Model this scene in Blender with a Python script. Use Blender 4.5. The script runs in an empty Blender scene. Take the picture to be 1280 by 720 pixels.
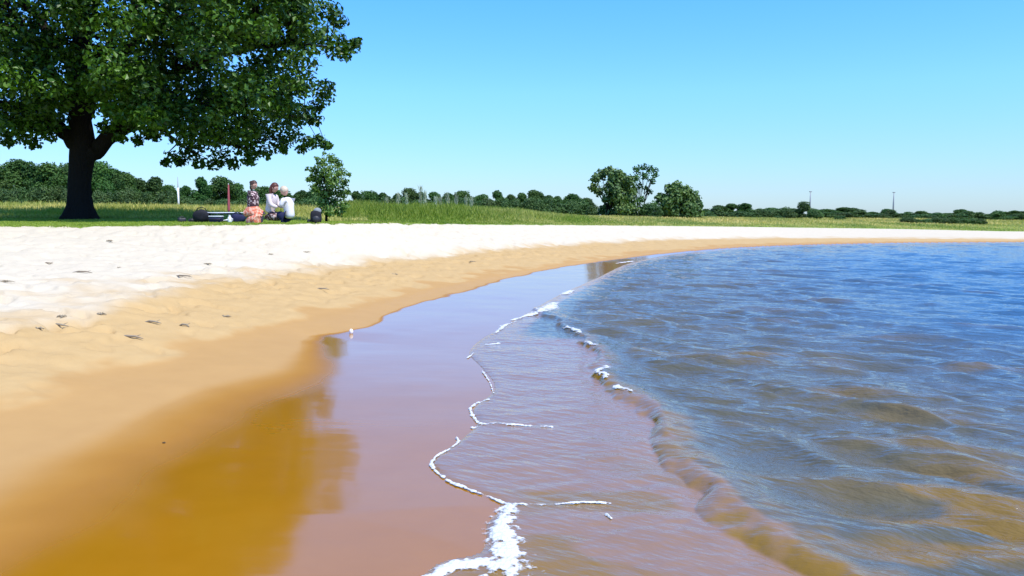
import bpy, math, random
import numpy as np
from mathutils import Vector, Matrix

random.seed(7)
rng = np.random.default_rng(11)
SC = bpy.context.scene
COL = SC.collection
PI = math.pi

# ------------------------------------------------------------------ view
CAM_Z = 1.5
FPX = 1000.0                       # focal length in pixels of a 1280 wide frame
PITCH = math.atan(90.0 / FPX)      # horizon sits 90 px above the middle

def ray(px, py):
    u = (px - 640) / FPX; v = (360 - py) / FPX
    f = np.array([0, math.cos(PITCH), -math.sin(PITCH)])
    up = np.array([0, math.sin(PITCH), math.cos(PITCH)])
    return f + u * np.array([1, 0, 0]) + v * up

def at_z(px, py, z):
    d = ray(px, py); t = (z - CAM_Z) / d[2]
    return np.array([d[0] * t, d[1] * t, z])

def at_y(px, py, y):
    d = ray(px, py); t = y / d[1]
    return np.array([d[0] * t, y, CAM_Z + d[2] * t])

def to_px(p):
    p = np.asarray(p, float)
    q = p - np.array([0, 0, CAM_Z])
    f = np.array([0, math.cos(PITCH), -math.sin(PITCH)])
    up = np.array([0, math.sin(PITCH), math.cos(PITCH)])
    w = q @ f
    return 640 + FPX * q[..., 0] / w, 360 - FPX * (q @ up) / w

# ------------------------------------------------------------------ noise
def _hash(ix, iy, seed):
    h = (ix.astype(np.int64) * 374761393 + iy.astype(np.int64) * 668265263 + seed * 974634777) & 0x7fffffff
    h = ((h ^ (h >> 13)) * 1274126177) & 0x7fffffff
    h = h ^ (h >> 16)
    return (h & 0xffff) / 65535.0

def vnoise(x, y, seed=0):
    ix = np.floor(x); iy = np.floor(y)
    fx = x - ix; fy = y - iy
    fx = fx * fx * fx * (fx * (fx * 6 - 15) + 10); fy = fy * fy * fy * (fy * (fy * 6 - 15) + 10)
    a = _hash(ix, iy, seed); b = _hash(ix + 1, iy, seed)
    c = _hash(ix, iy + 1, seed); d = _hash(ix + 1, iy + 1, seed)
    return (a * (1 - fx) + b * fx) * (1 - fy) + (c * (1 - fx) + d * fx) * fy

def fbm(x, y, seed=0, octaves=4):
    s = 0; a = 0.5; tot = 0
    ca, sa = 0.8, 0.6
    for k in range(octaves):
        s = s + a * vnoise(x, y, seed + k * 17); tot += a
        x, y = (ca * x - sa * y) * 2.03, (sa * x + ca * y) * 2.03
        a *= 0.5
    return s / tot

def sstep(a, b, x):
    t = np.clip((x - a) / (b - a), 0, 1)
    return t * t * (3 - 2 * t)

# ------------------------------------------------------------------ curves of the beach
def catmull(P, n=4):
    P = np.asarray(P, float); out = []
    for i in range(len(P) - 1):
        p0 = P[max(i - 1, 0)]; p1 = P[i]; p2 = P[i + 1]; p3 = P[min(i + 2, len(P) - 1)]
        # centripetal knots keep long and short spans from overshooting
        t01 = max(np.linalg.norm(p1[:2] - p0[:2]), 1e-3) ** .5
        t12 = max(np.linalg.norm(p2[:2] - p1[:2]), 1e-3) ** .5
        t23 = max(np.linalg.norm(p3[:2] - p2[:2]), 1e-3) ** .5
        m1 = (p2 - p1 + t12 * ((p1 - p0) / t01 - (p2 - p0) / (t01 + t12))) if i > 0 else (p2 - p1)
        m2 = (p2 - p1 + t12 * ((p3 - p2) / t23 - (p3 - p1) / (t12 + t23))) if i < len(P) - 2 else (p2 - p1)
        for k in range(n):
            t = k / n
            out.append((2 * t**3 - 3 * t**2 + 1) * p1 + (t**3 - 2 * t**2 + t) * m1 + (-2 * t**3 + 3 * t**2) * p2 + (t**3 - t**2) * m2)
    out.append(P[-1])
    return np.array(out)

def curve(pre, pts, post, mode='z'):
    P = [list(p) for p in pre]
    for p in pts:
        q = at_z(*p) if mode == 'z' else at_y(*p)
        P.append(list(q))
    P += [list(p) for p in post]
    return catmull(P, 4)

# foam edge / waterline
cB = curve([(-14, -200, 0), (-1.6, -5, 0), (-.75, 1.6, 0)],
    [(545, 705, .0), (600, 690, .0), (608, 655, .0), (625, 630, .0), (560, 602, .0), (537, 578, .0), (575, 550, .0), (596, 528, .0),
     (590, 512, .0), (618, 486, .0), (600, 458, .0), (586, 442, .0), (600, 425, .0), (630, 408, .0), (655, 393, .0),
     (700, 368, .0), (745, 348, .0), (790, 328, .0), (850, 317, 0), (920, 310.8, 0), (1010, 306.8, 0), (1140, 304.3, 0), (1280, 303.2, 0)],
    [(44, 50, 0), (120, 66, 0), (3000, 300, 0)])
# upper edge of the wet film
cA = curve([(-18, -200, .05), (-3.3, -5, .05), (-2.65, 1.6, .05)],
    [(0, 640, .06), (130, 555, .06), (235, 495, .06), (365, 462, .06), (388, 420, .06), (440, 414, .06), (490, 390, .055), (545, 372, .055), (565, 366, .055), (620, 351, .05),
     (700, 334, .05), (790, 321.5, .05), (850, 314.5, .05), (920, 309, .05), (1010, 305.3, .05), (1140, 303.1, .04), (1280, 302.3, .03)],
    [(44, 51.5, .03), (120, 68, .03), (3000, 305, .03)])
# edge between smooth damp sand and trodden sand
cD = curve([(-21, -200, .2), (-4.2, -5, .2), (-3.75, 1.6, .18)],
    [(-200, 540, .17), (0, 512, .17), (60, 498, .17), (110, 482, .17), (118, 468, .17), (200, 447, .17), (290, 421, .16), (370, 400, .15), (440, 384, .13),
     (520, 364, .11), (600, 348, .1), (700, 331, .09), (790, 318.5, .09), (850, 312, .09), (920, 306.8, .09), (1010, 303.8, .08), (1140, 301.9, .07), (1280, 301.2, .06)],
    [(44, 53, .06), (120, 70, .06), (3000, 310, .06)])
# edge of the dry pale sand
cE = curve([(-26, -200, .45), (-6.3, -5, .45), (-5.2, 1.6, .45)],
    [(-200, 448, .45), (0, 412, .45), (80, 395, .45), (180, 372, .45), (300, 350, .43), (400, 333, .4), (500, 324, .38),
     (600, 315, .36), (700, 306.5, .33), (800, 301, .3), (900, 298.5, .25), (1000, 297.5, .2), (1140, 297.8, .16), (1280, 298.8, .12)],
    [(46, 57, .12), (120, 76, .12), (3000, 330, .12)])
# edge of the grass
cG = curve([(-90, -200, 1.2), (-34, -5, 1.25), (-24, 9, 1.25), (-17, 17, 1.24)],
    [(0, 284, 20.3), (200, 283, 20.3), (380, 281, 21), (460, 280, 24), (600, 281, 34), (760, 282, 44), (900, 283.2, 52), (1000, 284.6, 57), (1140, 286.6, 60), (1280, 289.5, 63)],
    [(56, 72, .3), (140, 92, .4), (3000, 380, .4)], 'y')
# inner line of the meadow
cM = curve([(-140, -200, 1.9), (-70, -5, 1.9), (-50, 15, 1.9), (-42, 35, 1.9)],
    [(0, 262, 47), (100, 262.5, 46), (250, 266, 42), (380, 267, 42), (460, 268, 46), (600, 270.5, 60), (760, 272.5, 72), (900, 273.5, 84), (1000, 274, 95), (1140, 275, 105), (1280, 276.5, 112)],
    [(100, 122, .8), (220, 150, .9), (3000, 500, 1.0)], 'y')

def poly_query(P, X, Y):
    """unsigned distance, z at the nearest curve point"""
    n = len(X); best = np.full(n, 1e18); z = np.zeros(n)
    for i in range(len(P) - 1):
        ax, ay, az = P[i]; bx, by, bz = P[i + 1]
        dx, dy = bx - ax, by - ay; L = dx * dx + dy * dy + 1e-12
        t = np.clip(((X - ax) * dx + (Y - ay) * dy) / L, 0, 1)
        d = (X - ax - t * dx)**2 + (Y - ay - t * dy)**2
        m = d < best
        best = np.where(m, d, best); z = np.where(m, az + t * (bz - az), z)
    return np.sqrt(best), z

def land_side(P, X, Y):
    Q = [(p[0], p[1]) for p in P]
    Q = Q + [(9000, Q[-1][1]), (9000, 9000), (-9000, 9000), (-9000, -9000), (Q[0][0], -9000)]
    inside = np.zeros(len(X), bool)
    for i in range(len(Q)):
        x1, y1 = Q[i]; x2, y2 = Q[(i + 1) % len(Q)]
        if y1 == y2: continue
        c = ((y1 > Y) != (y2 > Y)) & (X < (x2 - x1) * (Y - y1) / (y2 - y1) + x1)
        inside ^= c
    return inside

CURVES = [cB, cA, cD, cE, cG, cM]

def zone(X, Y, wob=True):
    """beach zone 0 waterline, 1 film, 2 damp, 3 dry, 4 grass, 5 meadow; and height"""
    X = np.asarray(X, float); Y = np.asarray(Y, float)
    ds = []; zs = []; ins = []
    for c in CURVES:
        d, z = poly_query(c, X, Y); ds.append(d); zs.append(z); ins.append(land_side(c, X, Y))
    u = np.full(len(X), -1.0); h = -np.minimum(ds[0] * .06, 3.0)
    u = np.where(~ins[0], -np.minimum(ds[0], 50) / 10, u)
    for k in range(5):
        m = ins[k]
        w = ds[k] / (ds[k] + ds[k + 1] + 1e-9)
        u = np.where(m, k + w, u)
        h = np.where(m, zs[k] * (1 - w) + zs[k + 1] * w, h)
    m = ins[5]
    f = 1 - np.exp(-ds[5] / 120)
    u = np.where(m, 5 + ds[5] / 100, u)
    h = np.where(m, zs[5] * (1 - f) + 1.25 * f, h)
    return u, h, ds, ins

def ground_h(X, Y):
    X = np.atleast_1d(np.asarray(X, float)); Y = np.atleast_1d(np.asarray(Y, float))
    u, h, ds, ins = zone(X, Y)
    jag = (fbm(X * 1.6, Y * 1.6, 3, 4) - .5)
    up = u + jag * (.6 - .25 * sstep(2.1, 2.6, u)) * sstep(1.3, 2.0, u) * (1 - sstep(3.2, 4, u))
    rough = sstep(1.95, 2.15, up) * (1 - sstep(3.95, 4.1, u))
    R = np.sqrt(X * X + Y * Y)
    nearf = 1 - sstep(25, 60, R)
    # trodden sand: soft footprints and a crumbling little step
    n1 = fbm(X * 2.6, Y * 2.6, 31, 3) - .5
    n2 = np.abs(fbm(X * 5.5, Y * 5.5, 53, 2) - .5)
    foot = -sstep(.60, .78, fbm(X * 3.4 + 9, Y * 3.4, 77, 2))
    amp = (.35 + .65 * sstep(2.05, 2.7, up)) * rough
    h = h + rough * .014 * nearf + amp * nearf * (.10 * n1 + .05 * n2 + .06 * foot)
    h = h + (fbm(X * .35, Y * .35, 91, 3) - .5) * .10 * sstep(2.2, 3.2, u) * (1 - sstep(3.6, 4, u))
    # very slight undulation in the wet sand
    h = h + (fbm(X * .8, Y * .8, 5, 3) - .5) * .012 * sstep(.0, .3, u) * (1 - sstep(1.6, 2, u))
    # lumpy meadow
    h = h + (fbm(X * .2, Y * .2, 15, 3) - .5) * .25 * sstep(4.3, 5, u)
    return h, u, up

def gz(x, y):
    return float(ground_h([x], [y])[0][0])

# ------------------------------------------------------------------ object helpers
def tag(o, label=None, cat=None, group=None, kind=None):
    if label: o['label'] = label
    if cat: o['category'] = cat
    if group: o['group'] = group
    if kind: o['kind'] = kind
    return o

def empty(name, loc=(0, 0, 0), rz=0.0):
    o = bpy.data.objects.new(name, None); COL.objects.link(o)
    o.location = loc; o.rotation_euler = (0, 0, rz); o.empty_display_size = .1
    return o

def link_mesh(name, me, mat=None, parent=None):
    if mat is not None and len(me.materials) == 0:
        me.materials.append(mat)
    o = bpy.data.objects.new(name, me); COL.objects.link(o)
    if parent: o.parent = parent
    return o

def np_mesh(name, V, F, smooth=True, attrs=None):
    """V (n,3); F (m,k) all faces with k corners"""
    V = np.asarray(V, np.float32); F = np.asarray(F, np.int32)
    me = bpy.data.meshes.new(name)
    m, k = F.shape
    me.vertices.add(len(V)); me.vertices.foreach_set('co', V.ravel())
    me.loops.add(m * k); me.loops.foreach_set('vertex_index', F.ravel())
    me.polygons.add(m); me.polygons.foreach_set('loop_start', np.arange(0, m * k, k, dtype=np.int32))
    me.polygons.foreach_set('loop_total', np.full(m, k, np.int32))
    me.polygons.foreach_set('use_smooth', np.full(m, smooth, bool))
    if attrs:
        for an, av in attrs.items():
            a = me.attributes.new(an, 'FLOAT', 'POINT'); a.data.foreach_set('value', np.asarray(av, np.float32))
    me.update(calc_edges=True)
    return me

class MB:
    def __init__(s): s.v = []; s.f = []
    def add(s, V, F):
        n = len(s.v); s.v += [tuple(v) for v in V]; s.f += [tuple(i + n for i in f) for f in F]
    def box(s, c, size, rz=0, taper=1.0, bevel=0):
        cx, cy, cz = c; sx, sy, sz = [q / 2 for q in size]
        V = []
        b = bevel
        if b:
            for zz, k in ((-sz, 1), (-sz + b, 0), (sz - b, 0), (sz, 1)):
                t = taper if zz > 0 else 1
                ox, oy = (sx - (b if k else 0)) * t, (sy - (b if k else 0)) * t
                for (a, e) in ((ox, oy - b), (ox - b, oy), (-ox + b, oy), (-ox, oy - b), (-ox, -oy + b), (-ox + b, -oy), (ox - b, -oy), (ox, -oy + b)):
                    V.append((a, e, zz))
            F = [tuple(range(7, -1, -1)), tuple(range(24, 32))]
            for r in range(3):
                for i in range(8):
                    j = (i + 1) % 8; F.append((r * 8 + i, r * 8 + j, r * 8 + 8 + j, r * 8 + 8 + i))
        else:
            for zz in (-sz, sz):
                t = taper if zz > 0 else 1
                V += [(-sx * t, -sy * t, zz), (sx * t, -sy * t, zz), (sx * t, sy * t, zz), (-sx * t, sy * t, zz)]
            F = [(3, 2, 1, 0), (4, 5, 6, 7), (0, 1, 5, 4), (1, 2, 6, 5), (2, 3, 7, 6), (3, 0, 4, 7)]
        c_, s_ = math.cos(rz), math.sin(rz)
        s.add([(cx + x * c_ - y * s_, cy + x * s_ + y * c_, cz + z) for x, y, z in V], F)
    def tube(s, path, radii, sides=8, cap=True):
        path = [Vector(p) for p in path]; V = []; F = []
        n = len(path); prev = None
        for i, p in enumerate(path):
            d = (path[min(i + 1, n - 1)] - path[max(i - 1, 0)]).normalized()
            if prev is None:
                a = Vector((0, 0, 1)) if abs(d.z) < .9 else Vector((1, 0, 0))
                x = d.cross(a).normalized()
            else:
                x = (prev - d * prev.dot(d)).normalized()
            prev = x; y = d.cross(x)
            r = radii[i] if hasattr(radii, '__len__') else radii
            for k in range(sides):
                a = 2 * PI * k / sides; V.append(p + (x * math.cos(a) + y * math.sin(a)) * r)
        for i in range(n - 1):
            for k in range(sides):
                j = (k + 1) % sides
                F.append((i * sides + k, i * sides + j, (i + 1) * sides + j, (i + 1) * sides + k))
        if cap:
            F.append(tuple(range(sides - 1, -1, -1))); F.append(tuple((n - 1) * sides + k for k in range(sides)))
        s.add(V, F)
    def ball(s, c, r, nu=12, nv=8, fn=None):
        V = []; F = []
        for i in range(nv + 1):
            t = PI * i / nv
            for k in range(nu):
                a = 2 * PI * k / nu
                d = Vector((math.sin(t) * math.cos(a), math.sin(t) * math.sin(a), math.cos(t)))
                q = fn(d) if fn else 1.0
                V.append((c[0] + d.x * r[0] * q, c[1] + d.y * r[1] * q, c[2] + d.z * r[2] * q))
        for i in range(nv):
            for k in range(nu):
                j = (k + 1) % nu
                F.append((i * nu + k, (i + 1) * nu + k, (i + 1) * nu + j, i * nu + j))
        s.add(V, F)
    def build(s, name, mat, parent=None, smooth=True):
        me = bpy.data.meshes.new(name); me.from_pydata(s.v, [], s.f)
        for p in me.polygons: p.use_smooth = smooth
        me.update(); me.validate()
        return link_mesh(name, me, mat, parent)

# ------------------------------------------------------------------ materials
def new_mat(name):
    m = bpy.data.materials.new(name); m.use_nodes = True
    nt = m.node_tree; b = nt.nodes['Principled BSDF']
    return m, nt, b

def N(nt, t, **kw):
    n = nt.nodes.new(t)
    for k, v in kw.items():
        if k in n.inputs.keys(): n.inputs[k].default_value = v
        else: setattr(n, k, v)
    return n

def mixc(nt, fac, a, b, mode='MIX'):
    n = nt.nodes.new('ShaderNodeMix'); n.data_type = 'RGBA'; n.blend_type = mode
    for i, v in ((0, fac), (6, a), (7, b)):
        if hasattr(v, 'is_linked') or hasattr(v, 'links'): nt.links.new(v, n.inputs[i])
        else: n.inputs[i].default_value = v if i == 0 else (*v, 1) if len(v) == 3 else v
    return n.outputs[2]

def maprange(nt, v, a, b, c=0.0, d=1.0, smooth=True):
    n = nt.nodes.new('ShaderNodeMapRange')
    n.interpolation_type = 'SMOOTHSTEP' if smooth else 'LINEAR'
    nt.links.new(v, n.inputs[0])
    n.inputs[1].default_value = a; n.inputs[2].default_value = b; n.inputs[3].default_value = c; n.inputs[4].default_value = d
    return n.outputs[0]

def math_n(nt, op, a, b=0.0):
    n = nt.nodes.new('ShaderNodeMath'); n.operation = op
    for i, v in ((0, a), (1, b)):
        if hasattr(v, 'links'): nt.links.new(v, n.inputs[i])
        else: n.inputs[i].default_value = v
    return n.outputs[0]

def noise(nt, scale, detail=4, rough=.55, vec=None, sx=None, rot=None):
    tc = nt.nodes.new('ShaderNodeTexCoord')
    out = tc.outputs['Object']
    if rot is not None:
        mr = nt.nodes.new('ShaderNodeMapping'); nt.links.new(out, mr.inputs[0]); mr.inputs['Rotation'].default_value = (0, 0, rot); out = mr.outputs[0]
    if sx:
        mp = nt.nodes.new('ShaderNodeMapping'); nt.links.new(out, mp.inputs[0]); mp.inputs['Scale'].default_value = sx[:3]
        if len(sx) > 3: mp.inputs['Rotation'].default_value = (0, 0, sx[3])
        out = mp.outputs[0]
    n = nt.nodes.new('ShaderNodeTexNoise'); nt.links.new(out, n.inputs['Vector'])
    n.inputs['Scale'].default_value = scale; n.inputs['Detail'].default_value = detail; n.inputs['Roughness'].default_value = rough
    return n.outputs['Fac']

def attr(nt, name):
    n = nt.nodes.new('ShaderNodeAttribute'); n.attribute_name = name
    return n.outputs['Fac']

def simple(name, col, rough=.7, var=.25, scale=20, spec=.3):
    m, nt, b = new_mat(name)
    c = mixc(nt, noise(nt, scale), tuple(q * (1 - var) for q in col), tuple(min(1, q * (1 + var)) for q in col))
    nt.links.new(c, b.inputs['Base Color'])
    b.inputs['Roughness'].default_value = rough
    b.inputs['Specular IOR Level'].default_value = spec
    return m

# --- ground
mG, nt, b = new_mat('beach_ground')
z = attr(nt, 'zone'); zr = attr(nt, 'zone_ragged'); film = attr(nt, 'film')
n_big = noise(nt, .6, 4); n_mid = noise(nt, 4, 5); n_fine = noise(nt, 60, 3)
wet_c = mixc(nt, n_mid, (.275, .115, .003), (.315, .135, .006))
damp_c = mixc(nt, n_mid, (.36, .21, .078), (.41, .245, .092))
mid_c = mixc(nt, n_mid, (.385, .25, .105), (.47, .32, .145))
dry_c = mixc(nt, n_mid, (.465, .40, .29), (.545, .475, .35))
f_damp = maprange(nt, film, .75, .05)
f_mid = maprange(nt, zr, 1.98, 2.16)
f_dry = maprange(nt, zr, 2.82, 3.18)
c = mixc(nt, f_damp, wet_c, damp_c)
c = mixc(nt, f_mid, c, mid_c)
c = mixc(nt, f_dry, c, dry_c)
# scattered darker crumbs
crumb = maprange(nt, noise(nt, 11, 5, .7), .63, .72)
c = mixc(nt, math_n(nt, 'MULTIPLY', math_n(nt, 'MULTIPLY', crumb, f_mid), .25), c, (.30, .22, .12))
grass_g = mixc(nt, n_big, (.14, .22, .025), (.22, .29, .045))
grass_m = mixc(nt, noise(nt, .35, 5), (.15, .21, .035), (.40, .32, .11))
gc = mixc(nt, maprange(nt, z, 4.25, 4.6), grass_g, grass_m)
c = mixc(nt, maprange(nt, math_n(nt, 'ADD', z, maprange(nt, n_mid, .3, .7, -.02, .02)), 3.985, 4.015), c, gc)
nt.links.new(c, b.inputs['Base Color'])
# film of water over the wet sand: nearly a mirror
rr = maprange(nt, film, .45, 1.0, .65, .085)
rr2 = math_n(nt, 'ADD', rr, maprange(nt, z, 1.5, 2.2, 0, .3))
nt.links.new(rr2, b.inputs['Roughness'])
b.inputs['IOR'].default_value = 1.65
nt.links.new(maprange(nt, film, .45, 1, .04, .8), b.inputs['Specular IOR Level'])
bump1 = nt.nodes.new('ShaderNodeBump'); bump1.inputs['Distance'].default_value = .02
hgt = math_n(nt, 'ADD', math_n(nt, 'MULTIPLY', noise(nt, 9, 6, .6), 1.0), math_n(nt, 'MULTIPLY', n_fine, .25))
nt.links.new(hgt, bump1.inputs['Height'])
nt.links.new(maprange(nt, zr, 1.95, 2.25, 0.0, .75), bump1.inputs['Strength'])
bump2 = nt.nodes.new('ShaderNodeBump'); bump2.inputs['Distance'].default_value = .0035; bump2.inputs['Strength'].default_value = .22
nt.links.new(noise(nt, 3.0, 3, .5, sx=(.7, 2.2, 1, .1)), bump2.inputs['Height'])
nt.links.new(bump1.outputs[0], bump2.inputs['Normal'])
nt.links.new(bump2.outputs[0], b.inputs['Normal'])

# --- water
mW, nt, b = new_mat('lake_water')
dp = attr(nt, 'depth'); ag = attr(nt, 'crest')
sh = mixc(nt, noise(nt, 3, 3), (.20, .115, .06), (.25, .15, .08))
dpc = mixc(nt, noise(nt, .5, 3), (.065, .066, .045), (.115, .098, .05))
farc = (.030, .080, .140)
c = mixc(nt, maprange(nt, dp, .0, .06), sh, dpc)
c = mixc(nt, maprange(nt, dp, .8, 7.5), c, farc)
c = mixc(nt, math_n(nt, 'MULTIPLY', ag, .95), c, (.19, .108, .007))
nt.links.new(c, b.inputs['Base Color'])
b.inputs['Roughness'].default_value = .06
b.inputs['IOR'].default_value = 1.5
bp = nt.nodes.new('ShaderNodeBump'); bp.inputs['Distance'].default_value = .045
h1 = noise(nt, 4.2, 4, .5, sx=(1.0, 3.0, 1), rot=.52)
h2 = noise(nt, 13, 3, .5, sx=(1.0, 3.0, 1), rot=.75)
hh = math_n(nt, 'ADD', h1, math_n(nt, 'MULTIPLY', h2, .20))
nt.links.new(hh, bp.inputs['Height'])
nt.links.new(maprange(nt, dp, 0, .6, .28, .85), bp.inputs['Strength'])
nt.links.new(bp.outputs[0], b.inputs['Normal'])

# --- foam
mF, nt, b = new_mat('foam')
nt.links.new(mixc(nt, noise(nt, 45, 4), (.42, .44, .45), (.70, .70, .68)), b.inputs['Base Color'])
b.inputs['Roughness'].default_value = .55
bp = nt.nodes.new('ShaderNodeBump'); bp.inputs['Distance'].default_value = .006; bp.inputs['Strength'].default_value = .8
nt.links.new(noise(nt, 70, 4, .6), bp.inputs['Height']); nt.links.new(bp.outputs[0], b.inputs['Normal'])
thk = math_n(nt, 'ADD', attr(nt, 'thick'), maprange(nt, noise(nt, 38, 4, .65), .3, .7, -.38, .30, False))
nt.links.new(maprange(nt, thk, -.10, .50), b.inputs['Alpha'])

def leaf_mat(name, ca, cb, trans=.35, scale=.9, rough=.45):
    m, nt, b = new_mat(name)
    oi = nt.nodes.new('ShaderNodeObjectInfo')
    f = attr(nt, 'tone')
    c = mixc(nt, f, ca, cb)
    hsv = nt.nodes.new('ShaderNodeHueSaturation'); nt.links.new(c, hsv.inputs['Color'])
    nt.links.new(maprange(nt, oi.outputs['Random'], 0, 1, .8, 1.15, False), hsv.inputs['Value'])
    nt.links.new(maprange(nt, oi.outputs['Random'], 0, 1, .49, .515, False), hsv.inputs['Hue'])
    nt.links.new(hsv.outputs[0], b.inputs['Base Color'])
    b.inputs['Roughness'].default_value = rough; b.inputs['Specular IOR Level'].default_value = .35
    tr = nt.nodes.new('ShaderNodeBsdfTranslucent')
    tc = mixc(nt, 1.0, hsv.outputs[0], (1.0, 1.15, .35), 'MULTIPLY'); nt.links.new(tc, tr.inputs['Color'])
    mx = nt.nodes.new('ShaderNodeMixShader'); mx.inputs[0].default_value = trans
    nt.links.new(b.outputs[0], mx.inputs[1]); nt.links.new(tr.outputs[0], mx.inputs[2])
    nt.links.new(mx.outputs[0], nt.nodes['Material Output'].inputs['Surface'])
    return m

mOak = leaf_mat('oak_leaves', (.012, .042, .003), (.085, .165, .008), .20)
mFar = leaf_mat('far_leaves', (.016, .062, .008), (.062, .128, .016), .22, rough=.7)
mMid = leaf_mat('shrub_leaves', (.035, .085, .022), (.085, .15, .032), .25, rough=.6)
mMid2 = leaf_mat('pale_green_leaves', (.055, .115, .028), (.14, .21, .05), .25, rough=.6)  # lighter green foliage of the tall full tree and the broad bush
mBush = leaf_mat('bush_leaves', (.080, .16, .030), (.20, .31, .07), .4)
mGrass = leaf_mat('meadow_grass', (.22, .30, .035), (.60, .52, .17), .4, rough=.7)
mStraw = leaf_mat('straw_grass', (.26, .28, .07), (.64, .47, .18), .35, rough=.7)
mLawn = leaf_mat('lawn_grass', (.21, .28, .03), (.34, .39, .07), .4, rough=.7)
mReed = leaf_mat('reed_pale', (.30, .36, .24), (.50, .52, .38), .2, rough=.7)

mBark, nt, b = new_mat('bark')
nt.links.new(mixc(nt, noise(nt, 6, 6, .65, sx=(3, 3, .6)), (.010, .008, .007), (.028, .022, .018)), b.inputs['Base Color'])  # near-black tone has the crown's shade painted into the bark colour
b.inputs['Roughness'].default_value = .95; b.inputs['Specular IOR Level'].default_value = .1
bp = nt.nodes.new('ShaderNodeBump'); bp.inputs['Distance'].default_value = .05
nt.links.new(noise(nt, 8, 6, .65, sx=(3, 3, .5)), bp.inputs['Height']); nt.links.new(bp.outputs[0], b.inputs['Normal'])

# ------------------------------------------------------------------ polar grids
def polar_grid(thetas, radii):
    T, R = np.meshgrid(thetas, radii)
    X = (R * np.sin(T)).ravel(); Y = (R * np.cos(T)).ravel()
    nt_, nr = len(thetas), len(radii)
    i = np.arange(nr - 1)[:, None] * nt_ + np.arange(nt_ - 1)[None, :]
    F = np.stack([i, i + 1, i + nt_ + 1, i + nt_], -1).reshape(-1, 4)
    return X, Y, F[:, ::-1]

def angles(lo, hi, fine, coarse=3.0):
    a = [np.arange(-180, lo, coarse), np.arange(lo, hi, fine), np.arange(hi, 180, coarse), [180.0]]
    return np.radians(np.concatenate(a))

# ---- ground
th = angles(-38, 38, .13)
rad = np.concatenate([[.02], np.geomspace(.3, 1.8, 20)[:-1], np.geomspace(1.8, 90, 640)[:-1], np.geomspace(90, 6000, 70)])
X, Y, F = polar_grid(th, rad)
Z, U, UP = ground_h(X, Y)
k_ = sstep(6.0, 10.5, Y)
Uj = U + (fbm(X * .9, Y * .9, 41, 3) - .5) * .22 * (1 - k_) + (fbm(X * 2.2, Y * 1.2, 43, 2) - .5) * .16 * k_
film = 1 - np.clip((Uj - (.62 + .33 * k_)) / (.62 - .54 * k_), 0, 1)
me = np_mesh('ground', np.stack([X, Y, Z], 1), F, True, {'zone': U, 'zone_ragged': UP, 'film': film})
o = link_mesh('ground', me, mG); tag(o, kind='structure')

# ---- water
cC = catmull([list(at_z(*p) + np.array([.10 if p[1] > 420 else .0, 0, 0])) for p in [(1160, 860, .03), (1085, 790, .03), (1010, 722, .03), (945, 660, .03), (880, 600, .03), (838, 560, .03), (826, 525, .03), (775, 500, .03), (738, 470, .03),
             (733, 440, .03), (715, 415, .03), (690, 396, .03), (668, 384, .03)]], 5)
CAMP = [(0, .052), (.3, .052), (.5, .045), (.75, .042), (.92, .03), (1.0, .02)]

def crest_query(X, Y):
    X = X + (fbm(X * 2.0, Y * 1.4, 721, 3) - .5) * .42
    n = len(X); best = np.full(n, 1e18); tt = np.zeros(n); sg = np.zeros(n)
    M = len(cC) - 1
    for i in range(M):
        ax, ay, _ = cC[i]; bx, by, _ = cC[i + 1]
        dx, dy = bx - ax, by - ay; L = dx * dx + dy * dy + 1e-12
        t = np.clip(((X - ax) * dx + (Y - ay) * dy) / L, 0, 1)
        d = (X - ax - t * dx)**2 + (Y - ay - t * dy)**2
        m = d < best
        best = np.where(m, d, best); tt = np.where(m, (i + t) / M, tt)
        cr = dx * (Y - ay) - dy * (X - ax)
        sg = np.where(m, np.sign(cr), sg)
    return np.sqrt(best), tt, sg            # sg>0: shoreward side

wrng = np.random.default_rng(5)
WV = []
for k in range(60):
    lam = 0.13 * (8.5) ** wrng.random()
    ang = math.atan2(-.80, -.60) + wrng.normal(0, .34)
    WV.append((lam, ang, wrng.random() * 2 * PI, 0.0048 * lam ** 0.85))

def waves(X, Y):
    wx = X + (fbm(X * .5, Y * .5, 201, 2) - .5) * .9
    wy = Y + (fbm(X * .5, Y * .5, 301, 2) - .5) * .9
    R = np.sqrt(X * X + Y * Y)
    h = np.zeros(len(X))
    for i, (lam, ang, ph, a) in enumerate(WV):
        k = 2 * PI / lam
        ok = 1 - sstep(lam * 20, lam * 55, R)       # waves finer than the mesh fade into the bump
        p = k * (wx * math.cos(ang) + wy * math.sin(ang)) + ph
        h += a * ok * (np.sin(p) + .22 * np.cos(2 * p))
    g = .55 + .9 * fbm(X * .45, Y * .45, 401, 2)
    # a few steeper wavelets, scattered
    pk = sstep(.66, .86, fbm((.8 * X - .6 * Y) * .8, (.6 * X + .8 * Y) * 2.4, 501, 2))
    return h * g * 1.6 + pk * .03, pk

th = angles(-16, 36, .085)
rad = np.concatenate([np.geomspace(.3, 1.8, 12)[:-1], np.geomspace(1.8, 70, 900)[:-1], np.geomspace(70, 6000, 60)])
X, Y, F = polar_grid(th, rad)
uu, hh_, ds, ins = zone(X, Y)
dB = ds[0]; land = ins[0]
dC, tC, sC = crest_query(X, Y)
offs = (dC > 0)
# 0 in the thin swash, rising seaward of the breaking line
sea = np.where(sC < 0, dC, 0.0)
sea = np.where(Y > 13.0, np.maximum(0, dB - .25) * .9, sea)
sea = np.where((Y <= 13.0) & (Y > 9.5), sea * (13 - Y) / 3.5 + np.maximum(0, dB - .25) * .9 * (Y - 9.5) / 3.5, sea)
sea = np.where(Y < 2.6, np.maximum(0, X - 1.3), sea)
W, PK = waves(X, Y)
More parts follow.
